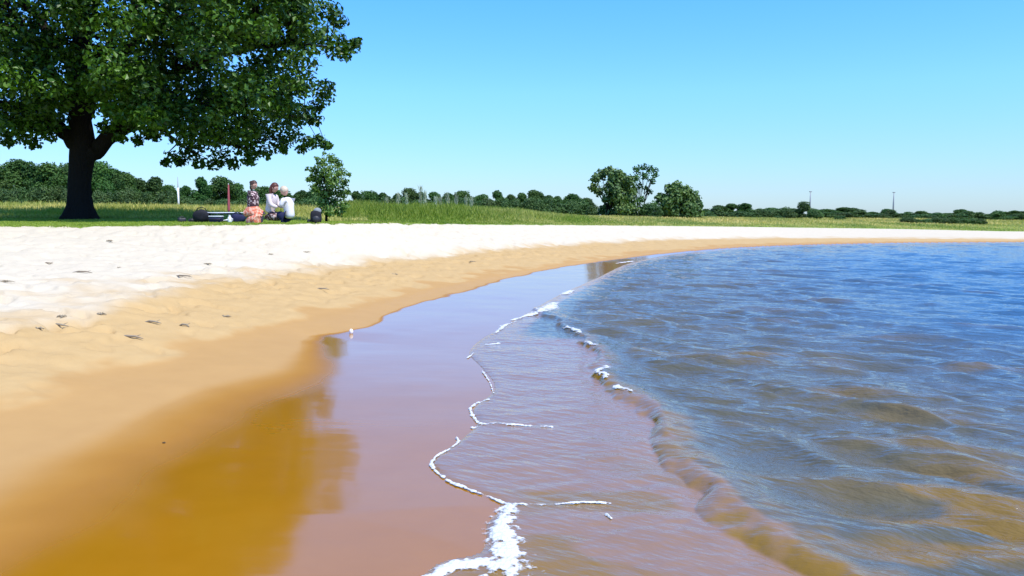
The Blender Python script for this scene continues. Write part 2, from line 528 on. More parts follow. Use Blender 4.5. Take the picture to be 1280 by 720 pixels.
# single wavelets that stand out of the chop: (px, py, height, length, width)
WL = np.zeros(len(X)); WC = np.zeros(len(X))
for (px_, py_, ah, al, aw, ra) in [(950, 441, .05, .32, .10, -.1), (1228, 459, .055, .42, .11, -.1), (1170, 560, .085, .50, .13, -.45), (1225, 590, .055, .42, .12, -.6), (1060, 487, .045, .50, .10, -.3), (1150, 520, .035, .6, .10, -.35),
                                   (1010, 600, .035, .55, .09, -.4), (1230, 622, .05, .75, .11, -.35), (1120, 640, .03, .6, .09, -.4), (910, 530, .03, .35, .08, -.5), (1085, 420, .035, .5, .12, -.1), (985, 655, .03, .4, .08, -.6), (1180, 690, .035, .5, .09, -.3)]:
    c0 = at_z(px_, py_, .02); ca_, sa_ = math.cos(ra), math.sin(ra)
    dx_ = X - c0[0]; dy_ = Y - c0[1]
    near = (np.abs(dx_) < 3) & (np.abs(dy_) < 3)
    a_ = dx_ * ca_ + dy_ * sa_; b_ = -dx_ * sa_ + dy_ * ca_ + .12 * a_ * a_ / al + (fbm(X * 2, Y * 2, 741, 2) - .5) * .12
    pr = np.where(b_ < 0, np.exp(-(b_ / (aw * .75))**2), np.exp(-(b_ / (aw * 1.8))**2)) * np.exp(-(a_ / al)**2)
    WL += np.where(near, ah * .7 * pr, 0)
    WC = np.maximum(WC, np.where(near, np.where(b_ < aw * .3, 1, np.exp(-((b_ - aw * .3) / (aw * .6))**2)) * np.exp(-(np.abs(b_ + aw * .25) / (aw * 1.0))**4) * np.exp(-(a_ / al)**2) * min(1, ah / .05), 0))
k_sea = sstep(.02, .75, sea)
small = (fbm(X * 3.0 + Y * 1.1, Y * 9.0 - X * 3, 601, 3) - .5) * .012 + (fbm(X * 1.2, Y * 2.4, 611, 2) - .5) * .02
edge = sstep(0, .06, dB)
z_swash = .010 * edge + small * sstep(.0, .3, dB)
Zw = z_swash + k_sea * (W * .9 + WL)
amp = np.interp(tC, [q[0] for q in CAMP], [q[1] for q in CAMP]) * (.55 + .9 * fbm(X * 2.2, Y * 2.2, 701, 2))
bw = np.interp(tC, [0, .5, .8, 1], [.20, .11, .07, .05]) * (.25 + 1.5 * fbm(X * 2.8, Y * 2.8, 731, 3))
prof = np.where(sC > 0, np.clip(1 - (dC / bw)**1.7, 0, 1), np.exp(-(dC / .34)**1.6))
Zw = Zw + amp * prof * (Y > 1.2)
Zw = Zw + (fbm(X * 9 + Y * 2, Y * 12, 761, 3) - .5) * .016 * np.exp(-(dC / .35)**2) * (~land)
# a trough just before the breaking face
Zw = Zw - .008 * np.exp(-((dC - .12) / .08)**2) * (sC > 0)
base = np.where(land, 0, 0)
Zw = np.where(land, hh_ - .02 - np.minimum(dB, 1) * .3, np.maximum(Zw, hh_ * 0 - .03))
cr = (.35 + .65 * sstep(.38, .56, fbm(X * 3.5, Y * 3.5, 711, 3))) * np.where(sC > 0, 1 - sstep(bw * .85, bw * 1.0, dC), 1 - sstep(.03, .24, dC)) * sstep(.0, .1, tC) * (1 - sstep(.75, .95, tC)) * (Y > 1.2)  # amber painted on the breaking face stands in for sunlight glowing through
cr = np.maximum(cr, PK * k_sea * .2 * (1 - sstep(12, 30, Y)))
cr = np.maximum(cr, WC * k_sea * .42)
# golden sand showing through the thinnest water of the near swash
gold = sstep(.50, .66, fbm(X * 1.6 + Y * .8, Y * 3.2, 751, 3)) * (1 - sstep(4.0, 5.2, Y)) * sstep(.0, .25, dB)
cr = np.maximum(cr, gold * .8)
keep = (~land) | (dB < .25)
fk = keep[F].all(1)
V = np.stack([X, Y, Zw], 1)
used = np.zeros(len(V), bool); used[F[fk].ravel()] = True
remap = np.cumsum(used) - 1
dep = np.where(land, 0, sea)
me = np_mesh('water', V[used], remap[F[fk]], True, {'depth': dep[used], 'crest': cr[used]})
o = link_mesh('lake_water', me, mW); tag(o, kind='structure')

# ---- foam, one lacy sheet lying on the swash
# (px, py, half width m); breaks between lists
FOAM = [
    [(520, 740, .05), (548, 712, .045), (590, 702, .05), (618, 704, .075), (640, 716, .09), (650, 760, .10)],
    [(640, 730, .09), (636, 700, .082), (632, 675, .065), (628, 650, .06), (634, 634, .05), (646, 628, .02)],
    [(640, 630, .022), (618, 620, .013), (590, 610, .015), (565, 600, .016), (545, 586, .014), (539, 576, .013), (548, 566, .010), (562, 560, .009)],
    [(566, 556, .014), (573, 550, .012), (571, 545, .008)],
    [(646, 628, .020), (690, 627, .014), (730, 626, .011), (765, 628, .006)],
    [(592, 532, .020), (612, 528, .022), (640, 530, .016), (690, 533, .008)],
    [(600, 528, .016), (590, 516, .016), (588, 508, .014), (600, 500, .020), (612, 498, .018)],
    [(617, 490, .007), (612, 476, .008), (603, 462, .010)],
    [(584, 446, .010), (592, 440, .010)],
    [(606, 430, .022), (624, 428, .020)], [(620, 415, .022), (630, 406, .040), (640, 402, .022)],
    [(640, 399, .03), (658, 394, .06), (672, 390, .10), (684, 386, .13), (692, 378, .09)], [(706, 367, .09), (713, 363, .08)],
    [(758, 642, .010), (764, 648, .009)],
    
    [(790, 326, .10), (770, 329, .06)],
]
th = np.radians(np.arange(-9, 10, .035)); rad = np.geomspace(2.7, 30, 2000)
T, R = np.meshgrid(th, rad); X = (R * np.sin(T)).ravel(); Y = (R * np.cos(T)).ravel()
mask = np.full(len(X), -9.0)
for S in FOAM:
    P = catmull([list(at_z(a, b_, .02)[:2]) + [w] for a, b_, w in S], 3)
    lo = P[:, :2].min(0) - .4; hi = P[:, :2].max(0) + .4
    idx = np.where((X > lo[0]) & (X < hi[0]) & (Y > lo[1]) & (Y < hi[1]))[0]
    if len(idx) == 0: continue
    d, w = poly_query(P, X[idx], Y[idx])
    mask[idx] = np.maximum(mask[idx], (1 - d / np.maximum(w, .004)) * (.5 if max(q[2] for q in S) < .0095 else 1.0))
# foam riding on the lip of the breaking wave
dCq, tCq, sCq = crest_query(X, Y)
for (y0, y1, wd) in ((7.1, 7.75, .055), (6.5, 6.8, .035), (5.15, 5.5, .05), (9.9, 10.6, .05), (8.9, 9.2, .03), (4.35, 4.5, .025)):
    t_ = np.clip(1 - np.abs(Y - (y0 + y1) / 2) / ((y1 - y0) / 2), 0, 1) ** .5
    mask = np.where((Y > y0) & (Y < y1) & (dCq < wd), np.maximum(mask, 1.15 * t_ * (1 - dCq / wd)), mask)
nz = fbm(X * 24, Y * 24, 801, 3); brk = fbm(X * 5, Y * 5, 805, 3)
nz2 = fbm(X * 70, Y * 60, 811, 2)
fm = mask * (.55 + .7 * brk) + (nz - .5) * 1.7 + (nz2 - .5) * .4 + .03 + (brk - .5) * .5
# surface under the foam: redo the water heights at these points
sel = mask > -1.2
xs, ys = X[sel], Y[sel]
dBf, _ = poly_query(cB, xs, ys); landf = land_side(cB, xs, ys)
dCf, tCf, sCf = crest_query(xs, ys)
ampf = np.interp(tCf, [q[0] for q in CAMP], [q[1] for q in CAMP]) * (.55 + .9 * fbm(xs * 2.2, ys * 2.2, 701, 2))
bwf = np.interp(tCf, [0, .5, .8, 1], [.20, .11, .07, .05]) * (.25 + 1.5 * fbm(xs * 2.8, ys * 2.8, 731, 3))
proff = np.where(sCf > 0, np.clip(1 - (dCf / bwf)**1.7, 0, 1), np.exp(-(dCf / .34)**1.6))
zb = np.where(landf, .003 + dBf * .02, .010 * sstep(0, .06, dBf)) + np.where(landf, 0, ampf * proff)
smallf = (fbm(xs * 3.0 + ys * 1.1, ys * 9.0 - xs * 3, 601, 3) - .5) * .012 + (fbm(xs * 1.2, ys * 2.4, 611, 2) - .5) * .02
zb = zb + np.where(landf, 0, smallf * sstep(0, .3, dBf))
Zf = np.full(len(X), 0.0)
Zf[sel] = zb + .002 + .009 * np.clip(fm[sel], 0, 1.2) ** .7 * (.8 + .4 * nz2[sel])
nt_, nr = len(th), len(rad)
i = np.arange(nr - 1)[:, None] * nt_ + np.arange(nt_ - 1)[None, :]
F = np.stack([i + nt_, i + nt_ + 1, i + 1, i], -1).reshape(-1, 4)
ok = (fm > -.12) & sel
F = F[ok[F].sum(1) >= 3]
F = F[sel[F].all(1)]
V = np.stack([X, Y, Zf], 1)
used = np.zeros(len(V), bool); used[F.ravel()] = True
remap = np.cumsum(used) - 1
me = np_mesh('foam', V[used], remap[F], True, {'thick': fm[used]})
o = link_mesh('foam', me, mF)
tag(o, 'white foam left along the swash edge and on the breaking wavelets', 'foam', kind='stuff')

# ------------------------------------------------------------------ foliage
def leaves(centers, size, aspect=.62, up=.3, jitter=1.0, outward=None, tone=None, seed=0, fold=.25, vertical=False):
    r = np.random.default_rng(seed); n = len(centers)
    nrm = r.normal(size=(n, 3)) * jitter
    if outward is not None: nrm += outward
    nrm[:, 2] += up
    nrm /= np.linalg.norm(nrm, axis=1)[:, None] + 1e-9
    a = r.normal(size=(n, 3)); a -= nrm * (a * nrm).sum(1)[:, None]; a /= np.linalg.norm(a, axis=1)[:, None] + 1e-9
    b_ = np.cross(nrm, a)
    s = (size * (.65 + .7 * r.random(n)))[:, None]
    v0 = centers - a * s * .5; v2 = centers + a * s * .5
    v1 = centers + b_ * s * aspect * .5 + nrm * s * fold * .4 + a * s * .08
    v3 = centers - b_ * s * aspect * .5 + nrm * s * fold * .4 + a * s * .08
    V = np.stack([v0, v1, v2, v3], 1).reshape(-1, 3)
    k = np.arange(n) * 4
    F = np.concatenate([np.stack([k, k + 1, k + 2], 1), np.stack([k, k + 2, k + 3], 1)])
    t = r.random(n) if tone is None else np.clip(tone + r.normal(0, .18, n), 0, 1)
    return V, F, np.repeat(t, 4)

def blob_points(c, rad, n, r, shell=.55, flat=.8):
    d = r.normal(size=(n, 3)); d /= np.linalg.norm(d, axis=1)[:, None]
    q = shell + (1 - shell) * r.random(n) ** .7
    q = np.where(r.random(n) < .12, r.random(n), q) * (1 + r.normal(0, .10, n))
    p = d * q[:, None] * rad; p[:, 2] *= flat
    return c + p, d

# ---- the big oak
OAK_Y = 28.0
ox, _, oz0 = at_y(100, 269, OAK_Y)
oz = gz(ox, OAK_Y)
print('oak base px', to_px((ox, OAK_Y, oz)))
oak = empty('oak_tree', (ox, OAK_Y, oz))
tag(oak, 'huge spreading dark oak with thick shaded trunk at the top of the beach', 'tree')
YMAX = ([-500, -200, 0, 40, 70, 90, 115, 140, 180, 205, 225, 260, 300, 340, 380, 415], [120, 160, 166, 172, 158, 118, 120, 150, 163, 160, 184, 194, 192, 180, 168, 172])
XMAX = ([-280, -200, -120, -50, 0, 25, 50, 75, 90, 110, 135, 150, 170, 190], [160, 270, 345, 380, 388, 418, 436, 432, 385, 400, 398, 380, 388, 396])
cr_ = np.random.default_rng(21)
cl = []
def try_cluster(p, r):
    px, py = to_px(p)
    m = r * 26
    if py + m * .8 > np.interp(px, *YMAX): return False
    if px + m * .75 > np.interp(py, *XMAX): return False
    return True
cx0, cz0 = ox, 9.2
tries = 0
while len(cl) < 720 and tries < 30000:
    tries += 1
    d = cr_.normal(size=3); d /= np.linalg.norm(d)
    q = .45 + .55 * cr_.random() ** .6
    p = np.array([cx0, OAK_Y, cz0]) + d * q * np.array([10.6, 6.8, 7.8])
    if p[1] < OAK_Y - 5.2 or p[1] > OAK_Y + 4.6: continue
    r = cr_.uniform(.45, 1.05) * (1.1 if d[2] > 0 else .85)
    if p[2] < 3.2: continue
    if not try_cluster(p, r): continue
    if any(np.linalg.norm(p - c[0]) < .36 * (r + c[1]) for c in cl): continue
    cl.append((p, r))
# small sprays at the outline of the crown
for (px, py, yy, r) in [(20, 140, 26.3, .7), (50, 135, 26, .75), (75, 120, 25.6, .7), (100, 100, 25.2, .8), (125, 110, 25.4, .7), (150, 125, 25.6, .7), (180, 135, 25.6, .75), (210, 140, 26, .7), (240, 150, 26, .7), (60, 155, 26.5, .5), (30, 155, 26.5, .5), (150, 148, 26.5, .5), (175, 155, 26.4, .5), (265, 165, 26.3, .6), (230, 170, 26.6, .5), (0, 150, 26.5, .5), (300, 165, 26.5, .6), (-20, 150, 26.5, .6),
                        (425, 55, 28, .38), (440, 60, 28.3, .28), (432, 70, 28, .26), (415, 62, 27.6, .4), (446, 52, 28.2, .2), (422, 25, 28, .35), (410, 12, 28, .45), (405, 120, 28, .36), (396, 132, 28.4, .3), (408, 108, 27.7, .28),
                        (392, 150, 28, .3), (398, 176, 28, .3), (408, 182, 28.2, .2), (384, 178, 27.6, .28), (376, 186, 28, .2), (216, 196, 27.8, .28), (207, 204, 28, .16), (226, 202, 28, .2), (250, 204, 27.5, .26), (268, 206, 28, .24),
                        (290, 204, 28, .28), (312, 200, 27.6, .28), (332, 192, 28, .26), (352, 186, 28, .24), (240, 190, 28, .35), (275, 196, 28, .4), (310, 188, 28, .45), (12, 178, 27, .2), (40, 180, 27.2, .24), (30, 170, 27, .4),
                        (60, 170, 27, .25), (0, 168, 27.5, .4), (150, 172, 27, .24), (172, 176, 27.3, .22), (190, 170, 27.6, .28), (132, 160, 27, .28), (365, 170, 27.5, .4), (345, 176, 28.4, .45)]:
    cl.append((at_y(px, py, yy), r))
PTS = []; OUT = []; TN = []
for p, r in cl:
    n = int(450 * (r ** 1.9) + 40)
    a, d = blob_points(p, r * 1.12, n, cr_, .35, .75)
    PTS.append(a); OUT.append(d * .5); TN.append(np.full(n, cr_.uniform(.2, .8)))
PTS = np.concatenate(PTS); OUT = np.concatenate(OUT); TN = np.concatenate(TN)
print('oak clusters', len(cl), 'leaves', len(PTS))
V, F, t = leaves(PTS, np.full(len(PTS), .178), .62, .55, .55, OUT, TN, 5)
V = V - np.array([ox, OAK_Y, oz])
link_mesh('crown', np_mesh('oak_crown', V, F, False, {'tone': t}), mOak, oak)

tb = MB()
def P3(px, py, y): return Vector(at_y(px, py, y)) - Vector((ox, OAK_Y, oz))
# trunk with flare and uneven girth
path = [(100, 276), (100, 268), (100, 258), (99.5, 245), (99.5, 230), (101, 212), (103, 196), (104, 180), (100, 150), (98, 110), (102, 60), (98, 0), (104, -70), (98, -150)]
rads = [.66, .53, .42, .375, .365, .375, .42, .42, .36, .32, .28, .22, .15, .07]
tb.tube([P3(a, c, OAK_Y) for a, c in path], rads, 22)
V = np.array(tb.v)
zz = V[:, 2]; aa = np.arctan2(V[:, 1], V[:, 0])
f = 1 + (.13 * np.sin(aa * 5 + .6) + .07 * np.sin(aa * 9 + 2)) * np.exp(-np.clip(zz, 0, 9) / .7) + .03 * np.sin(aa * 7 + zz)
V[:, 0] *= f; V[:, 1] *= f
tb.v = [tuple(v) for v in V]
limbs = [
    [(104, 205, 28, .33), (122, 184, 28, .30), (145, 166, 27.8, .25), (185, 148, 27.5, .20), (240, 140, 27.3, .15), (310, 140, 27.5, .09), (380, 150, 28, .03)],
    [(103, 196, 28, .30), (88, 170, 28, .27), (60, 150, 28, .22), (10, 135, 27.6, .17), (-60, 110, 27.5, .1), (-160, 100, 27.5, .04)],
    [(145, 166, 27.8, .20), (180, 120, 27, .17), (240, 80, 26.5, .13), (320, 60, 26.8, .08), (410, 55, 28, .03)],
    [(102, 150, 28, .25), (130, 100, 28.5, .2), (180, 40, 29, .15), (250, -20, 29.5, .09), (320, -70, 29, .03)],
    [(100, 150, 28, .22), (70, 100, 26.8, .18), (40, 50, 25.5, .12), (10, 10, 24.6, .05)],
    [(101, 130, 28, .22), (110, 90, 26.8, .17), (140, 50, 25.3, .12), (170, 0, 24.2, .05)],
    [(100, 110, 28, .2), (60, 40, 29, .16), (0, -20, 30, .11), (-90, -60, 30.5, .05)],
    [(240, 140, 27.3, .10), (270, 170, 27.3, .07), (300, 186, 27.6, .03)],
    [(185, 148, 27.5, .10), (212, 170, 27.5, .06), (236, 188, 27.8, .03)],
    [(101, 120, 28, .2), (110, 60, 30.5, .15), (120, 0, 32, .09), (130, -40, 33, .04)],
    [(60, 150, 28, .1), (35, 158, 27.4, .06), (10, 165, 27.2, .03)],
]
limbpts = []
for L in limbs:
    P = catmull([list(P3(a, c, y)) + [r] for a, c, y, r in L], 4)
    P = P + np.concatenate([cr_.normal(0, .04, (len(P), 3)), np.zeros((len(P), 1))], 1)
    tb.tube([tuple(q[:3]) for q in P], [q[3] for q in P], 8)
    limbpts += [tuple(q[:4]) for q in P]
LP = np.array(limbpts)
for p, r in cl:
    q = p - np.array([ox, OAK_Y, oz])
    d = np.linalg.norm(LP[:, :3] - q, axis=1) + (LP[:, 2] > q[2] + .4) * 1.5
    j = int(np.argmin(d)); s = LP[j, :3]
    mid = (s + q) / 2 + np.array([0, 0, .12 * np.linalg.norm(q - s)]) + cr_.normal(0, .06, 3)
    r0 = min(.05, LP[j, 3] * .7)
    tb.tube([tuple(s), tuple(mid), tuple(q)], [r0, r0 * .6, .008], 4, False)
tb.build('trunk', mBark, oak)

# ---- generic trees: prototypes with crown and trunk
def crown_mesh(name, lobes, leaf, n_per, seed, up=.3, flat=.9, shell=.6, aspect=.7):
    r = np.random.default_rng(seed); P = []; O = []; T = []
    for (x, y, z_, rr_) in lobes:
        n = int(n_per * rr_ ** 2)
        a, d = blob_points(np.array([x, y, z_]), rr_, n, r, shell, flat)
        P.append(a); O.append(d); T.append(np.full(n, r.uniform(.15, .85)))
    P = np.concatenate(P); O = np.concatenate(O); T = np.concatenate(T)
    V, F, t = leaves(P, np.full(len(P), leaf), aspect, up, .6, O, T, seed + 1)
    return np_mesh(name, V, F, False, {'tone': t})

def round_lobes(seed, H, W, base, n=26, rl=.22):
    """lobes filling an egg of height H and half width W above base"""
    r = np.random.default_rng(seed); L = []
    for k in range(n):
        t = (k + .5) / n
        z_ = base + (H - base) * (.08 + .84 * t)
        prof_ = math.sin(PI * (t * .8 + .16)) ** .7
        a = r.random() * 2 * PI; q = r.uniform(.35, .8) * W * prof_
        L.append((q * math.cos(a), q * math.sin(a), z_, W * r.uniform(rl * 1.1, rl * 2.0)))
    return L

def trunk_mesh(name, H, r0, seed, n_br=5, spread=1.2, base=.8, lean=0):
    r = random.Random(seed); m = MB()
    path = [(0, 0, -.3), (0, 0, .05), (.02 * H * r.uniform(-1, 1) + lean * .3, 0, H * .35), (lean, .02 * H, H * .8)]
    m.tube(path, [r0 * 1.25, r0, r0 * .7, r0 * .15], 8)
    for k in range(n_br):
        z_ = base + (H * .6 - base) * (k + .5) / n_br; a = r.random() * 2 * PI
        e = (spread * math.cos(a), spread * math.sin(a), z_ + spread * .8)
        m.tube([(0, 0, z_), (e[0] * .5, e[1] * .5, z_ + spread * .3), e], [r0 * .4, r0 * .25, r0 * .06], 5)
    me = bpy.data.meshes.new(name); me.from_pydata(m.v, [], m.f)
    for p in me.polygons: p.use_smooth = True
    me.materials.append(mBark)
    return me

PROTO = []
for k in range(6):
    H = 7.0
    W = [2.9, 3.3, 2.5, 3.0, 2.2, 3.6][k]
    cm = crown_mesh('far_crown', round_lobes(40 + k, H, W, [.5, .3, .8, .2, .6, .3][k], 30, .24), .34, 380, 60 + k)
    cm.materials.append(mFar)
    PROTO.append((cm, trunk_mesh('far_trunk', H, .2, 80 + k, 5, 1.4)))
# same crowns in mid green for nearer shrubs
PROTO_M = []
for k in range(4):
    H = 3.0; W = [1.9, 1.5, 2.3, 1.7][k]
    cm = crown_mesh('shrub_crown', round_lobes(140 + k, H, W, .0, 24, .26), .26, 420, 160 + k)
    cm.materials.append(mMid)
    PROTO_M.append((cm, trunk_mesh('shrub_trunk', H, .07, 180 + k, 5, .7, .2)))

def place(name, proto, loc, sx, sz, rz, label, cat, group=None):
    root = empty(name, loc, rz)
    c = bpy.data.objects.new('crown', proto[0]); COL.objects.link(c); c.parent = root; c.scale = (sx, sx, sz)
    t = bpy.data.objects.new('trunk', proto[1]); COL.objects.link(t); t.parent = root; t.scale = (sx, sx, sz)
    tag(root, label, cat, group)
    return root

ORD = ['first', 'second', 'third', 'fourth', 'fifth', 'sixth', 'seventh', 'eighth', 'ninth', 'tenth', 'eleventh', 'twelfth', 'thirteenth', 'fourteenth']
def tree_by_px(name, protos, k, px, top, y, half_w_px, label, cat, group=None, H0=7.0, W0=3.0):
    p = at_y(px, top, y); g = gz(p[0], y)
    H = p[2] - g
    if H < .4: H = .4
    s = H / H0; sx = half_w_px / FPX * y / W0
    return place(name, protos[k % len(protos)], (p[0], y, g - .05), sx, s * 1.0, random.random() * 6.28, label, cat, group)

GT = 'trees of the far treeline'
# (px of centre, px of top, distance, half width px)
seg1 = [(-14, 210, 84, 22), (24, 201, 88, 19), (44, 212, 92, 15), (62, 208, 86, 17), (82, 209, 90, 16)]
seg2 = [(120, 206, 88, 16), (138, 212, 92, 14), (155, 219, 90, 12), (172, 224, 94, 12), (192, 221, 92, 15), (210, 234, 96, 11)]
seg3 = [(232, 232, 90, 9), (252, 221, 86, 11), (275, 224, 90, 14), (296, 232, 96, 10), (330, 236, 120, 12), (352, 240, 130, 12), (376, 238, 130, 12), (396, 239, 130, 10)]
seg4 = [(446, 239, 140, 10), (462, 241, 150, 10), (480, 241, 150, 10), (496, 242, 150, 9), (512, 238, 150, 9), (526, 240, 150, 9), (542, 241, 150, 9), (558, 242, 150, 9), (577, 241, 150, 9), (588, 247, 150, 7)]
seg5 = [(603, 245, 160, 9), (622, 238, 160, 9), (638, 244, 160, 9), (652, 242, 160, 8), (668, 240, 160, 10), (684, 245, 160, 8), (697, 246, 165, 8), (714, 243, 165, 9), (731, 249, 165, 9)]
seg6 = [(884, 261, 110, 9), (898, 257, 110, 10), (914, 255, 115, 10), (932, 254, 115, 11), (950, 262, 110, 9), (964, 260, 105, 11)]
seg7 = [(1030, 262, 115, 11), (1046, 264, 120, 10), (1058, 260, 120, 11), (1070, 262, 120, 10), (1090, 265, 125, 10), (1109, 262, 125, 8), (1124, 267, 125, 10), (1142, 267, 125, 10)]
seg8 = [(1152, 264.5, 130, 9), (1172, 266, 135, 9), (1186, 267, 135, 8), (1200, 262, 135, 8), (1214, 266, 135, 8), (1228, 269, 135, 8), (1242, 269, 135, 8), (1256, 265, 135, 8), (1268, 263.5, 135, 9), (1284, 264, 135, 9), (1302, 264, 135, 10)]
for seg, txt in ((seg1, 'from the left, in the treeline left of the oak trunk'),
                 (seg2, 'from the left, between the oak trunk and the white pole'),
                 (seg3, 'from the left, between white pole and leafy young tree'),
                 (seg4, 'from the left, in the treeline behind the pale reeds'),
                 (seg5, 'from the left, between pale reeds and high airy trees'),
                 (seg6, 'from the left, just right of the rounded broad bush'),
                 (seg7, 'from the left, in the treeline between both masts'),
                 (seg8, 'from the left, in the treeline right of both masts')):
    for i, (px, top, y, hw) in enumerate(seg):
        tree_by_px('broadleaf_tree', PROTO, random.randrange(6), px, top - .5, y, hw * 1.55, '%s tree %s' % (ORD[i], txt), 'tree', GT)
# undergrowth that closes the foot of the treeline
GU = 'shrubs at the foot of the treeline'
und = []
for (a, b_, n, top, y, hw, txt) in [(-20, 80, 7, 238, 78, 12, 'left of the oak trunk'), (118, 220, 8, 241, 80, 11, 'between oak trunk and white pole'),
                                    (228, 400, 12, 250, 82, 11, 'behind the picnickers'), (440, 590, 14, 250, 120, 11, 'behind the pale reeds'), (596, 735, 14, 252, 130, 11, 'between reeds and high airy trees'), (880, 1000, 10, 262.5, 103, 12, 'between broad bush and left mast'), (1025, 1140, 10, 265, 108, 12, 'between both grey masts'), (1145, 1290, 12, 267, 116, 13, 'right of both grey masts')]:
    for i in range(n):
        px = a + (b_ - a) * (i + .5) / n + random.uniform(-3, 3)
        tree_by_px('shrub', PROTO_M, random.randrange(4), px, top + random.uniform(-3, 3), y, hw * random.uniform(.9, 1.3),
                   'low treeline shrub, %s from the left %s' % (ORD[i], txt), 'shrub', GU, 3.0, 1.8)

# ---- the airy trees and bushes in the middle of the far shore
def airy(name, px, top, y, lobes_px, seed, label, leaf, dens, mat, trunk_r=.16, forks=None):
    base = at_y(px, 275, y); g = gz(base[0], y)
    root = empty(name, (base[0], y, g)); tag(root, label, 'tree')
    L = []
    r = np.random.default_rng(seed)
    for (a, c, rp) in lobes_px:
        q = at_y(a, c, y + r.uniform(-1.3, 1.3)); L.append((q[0] - base[0], q[1] - y, q[2] - g, rp / FPX * y * 1.3))
    cm = crown_mesh('airy_crown', L, leaf, dens, seed, .3, .9, .25); cm.materials.append(mat)
    link_mesh('crown', cm, None, root)
    m = MB()
    H = CAM_Z + (270 - top) / FPX * y - g
    for (dx, tx, tt) in forks:
        p0 = (0, 0, -.2); e = at_y(tx, tt, y)
        e = (e[0] - base[0], .3 * dx, e[2] - g)
        m.tube([p0, (e[0] * .25 + dx * .1, 0, e[2] * .35), (e[0] * .7, .1, e[2] * .7), e], [trunk_r, trunk_r * .75, trunk_r * .5, trunk_r * .1], 6)
    for (x_, y_, z_, rr_) in L:
        m.tube([(x_ * .3, 0, z_ * .5), (x_ * .8, y_ * .6, z_ * .85), (x_, y_, z_)], [trunk_r * .4, trunk_r * .25, .01], 4)
    m.build('trunk', mBark, root)
    return root

airy('willow_tree', 760, 208, 78, [(762, 214, 6), (752, 218, 6), (744, 224, 5), (742, 234, 5), (748, 240, 5), (770, 222, 9), (778, 232, 9), (764, 236, 9), (785, 226, 7), (772, 246, 9), (786, 246, 8), (764, 254, 8), (778, 260, 9), (790, 262, 7), (757, 248, 4), (756, 262, 6), (766, 267, 7), (780, 269, 7), (775, 220, 7), (788, 238, 7)],
     901, 'tall full green tree, left one of the high pair on the far shore', .34, 480, mMid2, .12, [(0, 762, 222), (1, 748, 226), (-1, 778, 230)])
airy('willow_tree', 800, 206, 84, [(796, 212, 5), (804, 209, 4), (813, 212, 5), (819, 219, 4), (806, 220, 5), (815, 226, 4), (795, 222, 4), (800, 232, 4), (807, 235, 2.5), (793, 238, 4), (790, 226, 5), (820, 213, 3), (812, 240, 4), (800, 250, 5), (792, 256, 6), (806, 262, 6), (818, 256, 5)],
     902, 'sparse see-through tree, right one of the high pair on the far shore', .27, 260, mFar, .09, [(0, 800, 212), (1, 815, 222), (-1, 792, 225)])
airy('broad_bush_tree', 848, 230, 80, [(838, 236, 6), (846, 233, 6), (856, 240, 8), (866, 247, 8), (872, 256, 6), (842, 246, 9), (832, 252, 7), (852, 256, 10), (862, 262, 9), (838, 262, 8), (828, 262, 5), (826, 247, 6), (830, 269, 6), (845, 271, 7), (860, 271, 7), (873, 267, 6), (850, 247, 8)],
     903, 'rounded broad green bush right of the tall sparse tree', .34, 480, mMid2, .12, [(0, 845, 240), (1, 860, 248), (-1, 832, 248)])
for (px, top, y, hw, lab) in [(812, 255, 78, 12, 'low dense shrub below the sparse tall tree, left one of two'), (822, 258, 76, 9, 'low dense shrub below the sparse tall tree, right one of two'),
                              (740, 258, 88, 10, 'dark low shrub at the left foot of the tall full tree'), (752, 262, 80, 8, 'small shrub beneath the tall full tree on the far shore'), (792, 262, 78, 9, 'small green shrub between the feet of the high pair'),
                              (888, 266, 100, 9, 'small dark shrub right of the rounded broad bush'), (1004, 253, 100, 14, 'dark wide tree in front of the left grey mast'), (988, 263, 98, 10, 'dark shrub at the left foot of the wide dark tree'),
                              (1018, 262, 98, 8, 'lighter shrub at the right foot of the wide dark tree'), (955, 266, 110, 9, 'dark round shrub alone on the straw-coloured grass'), (972, 270, 95, 7, 'small pale shrub left of the wide dark tree'), (1050, 270, 95, 11, 'yellow green shrub right of the wide dark tree')]:
    mt = PROTO_M
    o = tree_by_px('shore_shrub', mt, random.randrange(4), px, top, y, hw, lab, 'shrub', None, 3.0, 1.8)
GS = 'shrubs along the grass edge of the right shore'
for i in range(9):
    px = 1135 + i * 11.5
    tree_by_px('shore_shrub', PROTO_M, random.randrange(4), px, 272.5 + random.uniform(-1.5, 1.5), 82, 9, 'low bright green shrub, %s from the left along the right shore' % ORD[i], 'shrub', GS, 3.0, 1.8)

# ---- leafy young tree beside the picnickers
BY = 25.5
bx, _, _ = at_y(408, 272, BY); bz = gz(bx, BY)
by = empty('young_tree', (bx, BY, bz)); tag(by, 'bright leafy young tree standing alone right of the white-shirted couple', 'tree')
Lb = []
r_ = np.random.default_rng(71)
for (a, c, rp) in [(402, 202, 7), (414, 198, 7), (422, 205, 7), (394, 212, 7), (408, 212, 10), (425, 216, 8), (390, 222, 6), (385, 224, 4), (400, 224, 10), (416, 226, 11), (430, 228, 7), (436, 218, 4), (395, 236, 8), (410, 240, 11), (426, 242, 9), (434, 240, 5), (404, 252, 9), (418, 254, 10), (430, 256, 7), (412, 264, 8), (424, 265, 7), (400, 262, 6), (405, 192, 3), (396, 198, 3), (384, 211, 3)]:
    q = at_y(a, c, BY + r_.uniform(-.3, .3)); Lb.append((q[0] - bx, q[1] - BY, q[2] - bz, rp / FPX * BY))
cm = crown_mesh('young_crown', Lb, .115, 3000, 73, .4, .95, .2, .6); cm.materials.append(mBush); link_mesh('crown', cm, None, by)
m = MB()
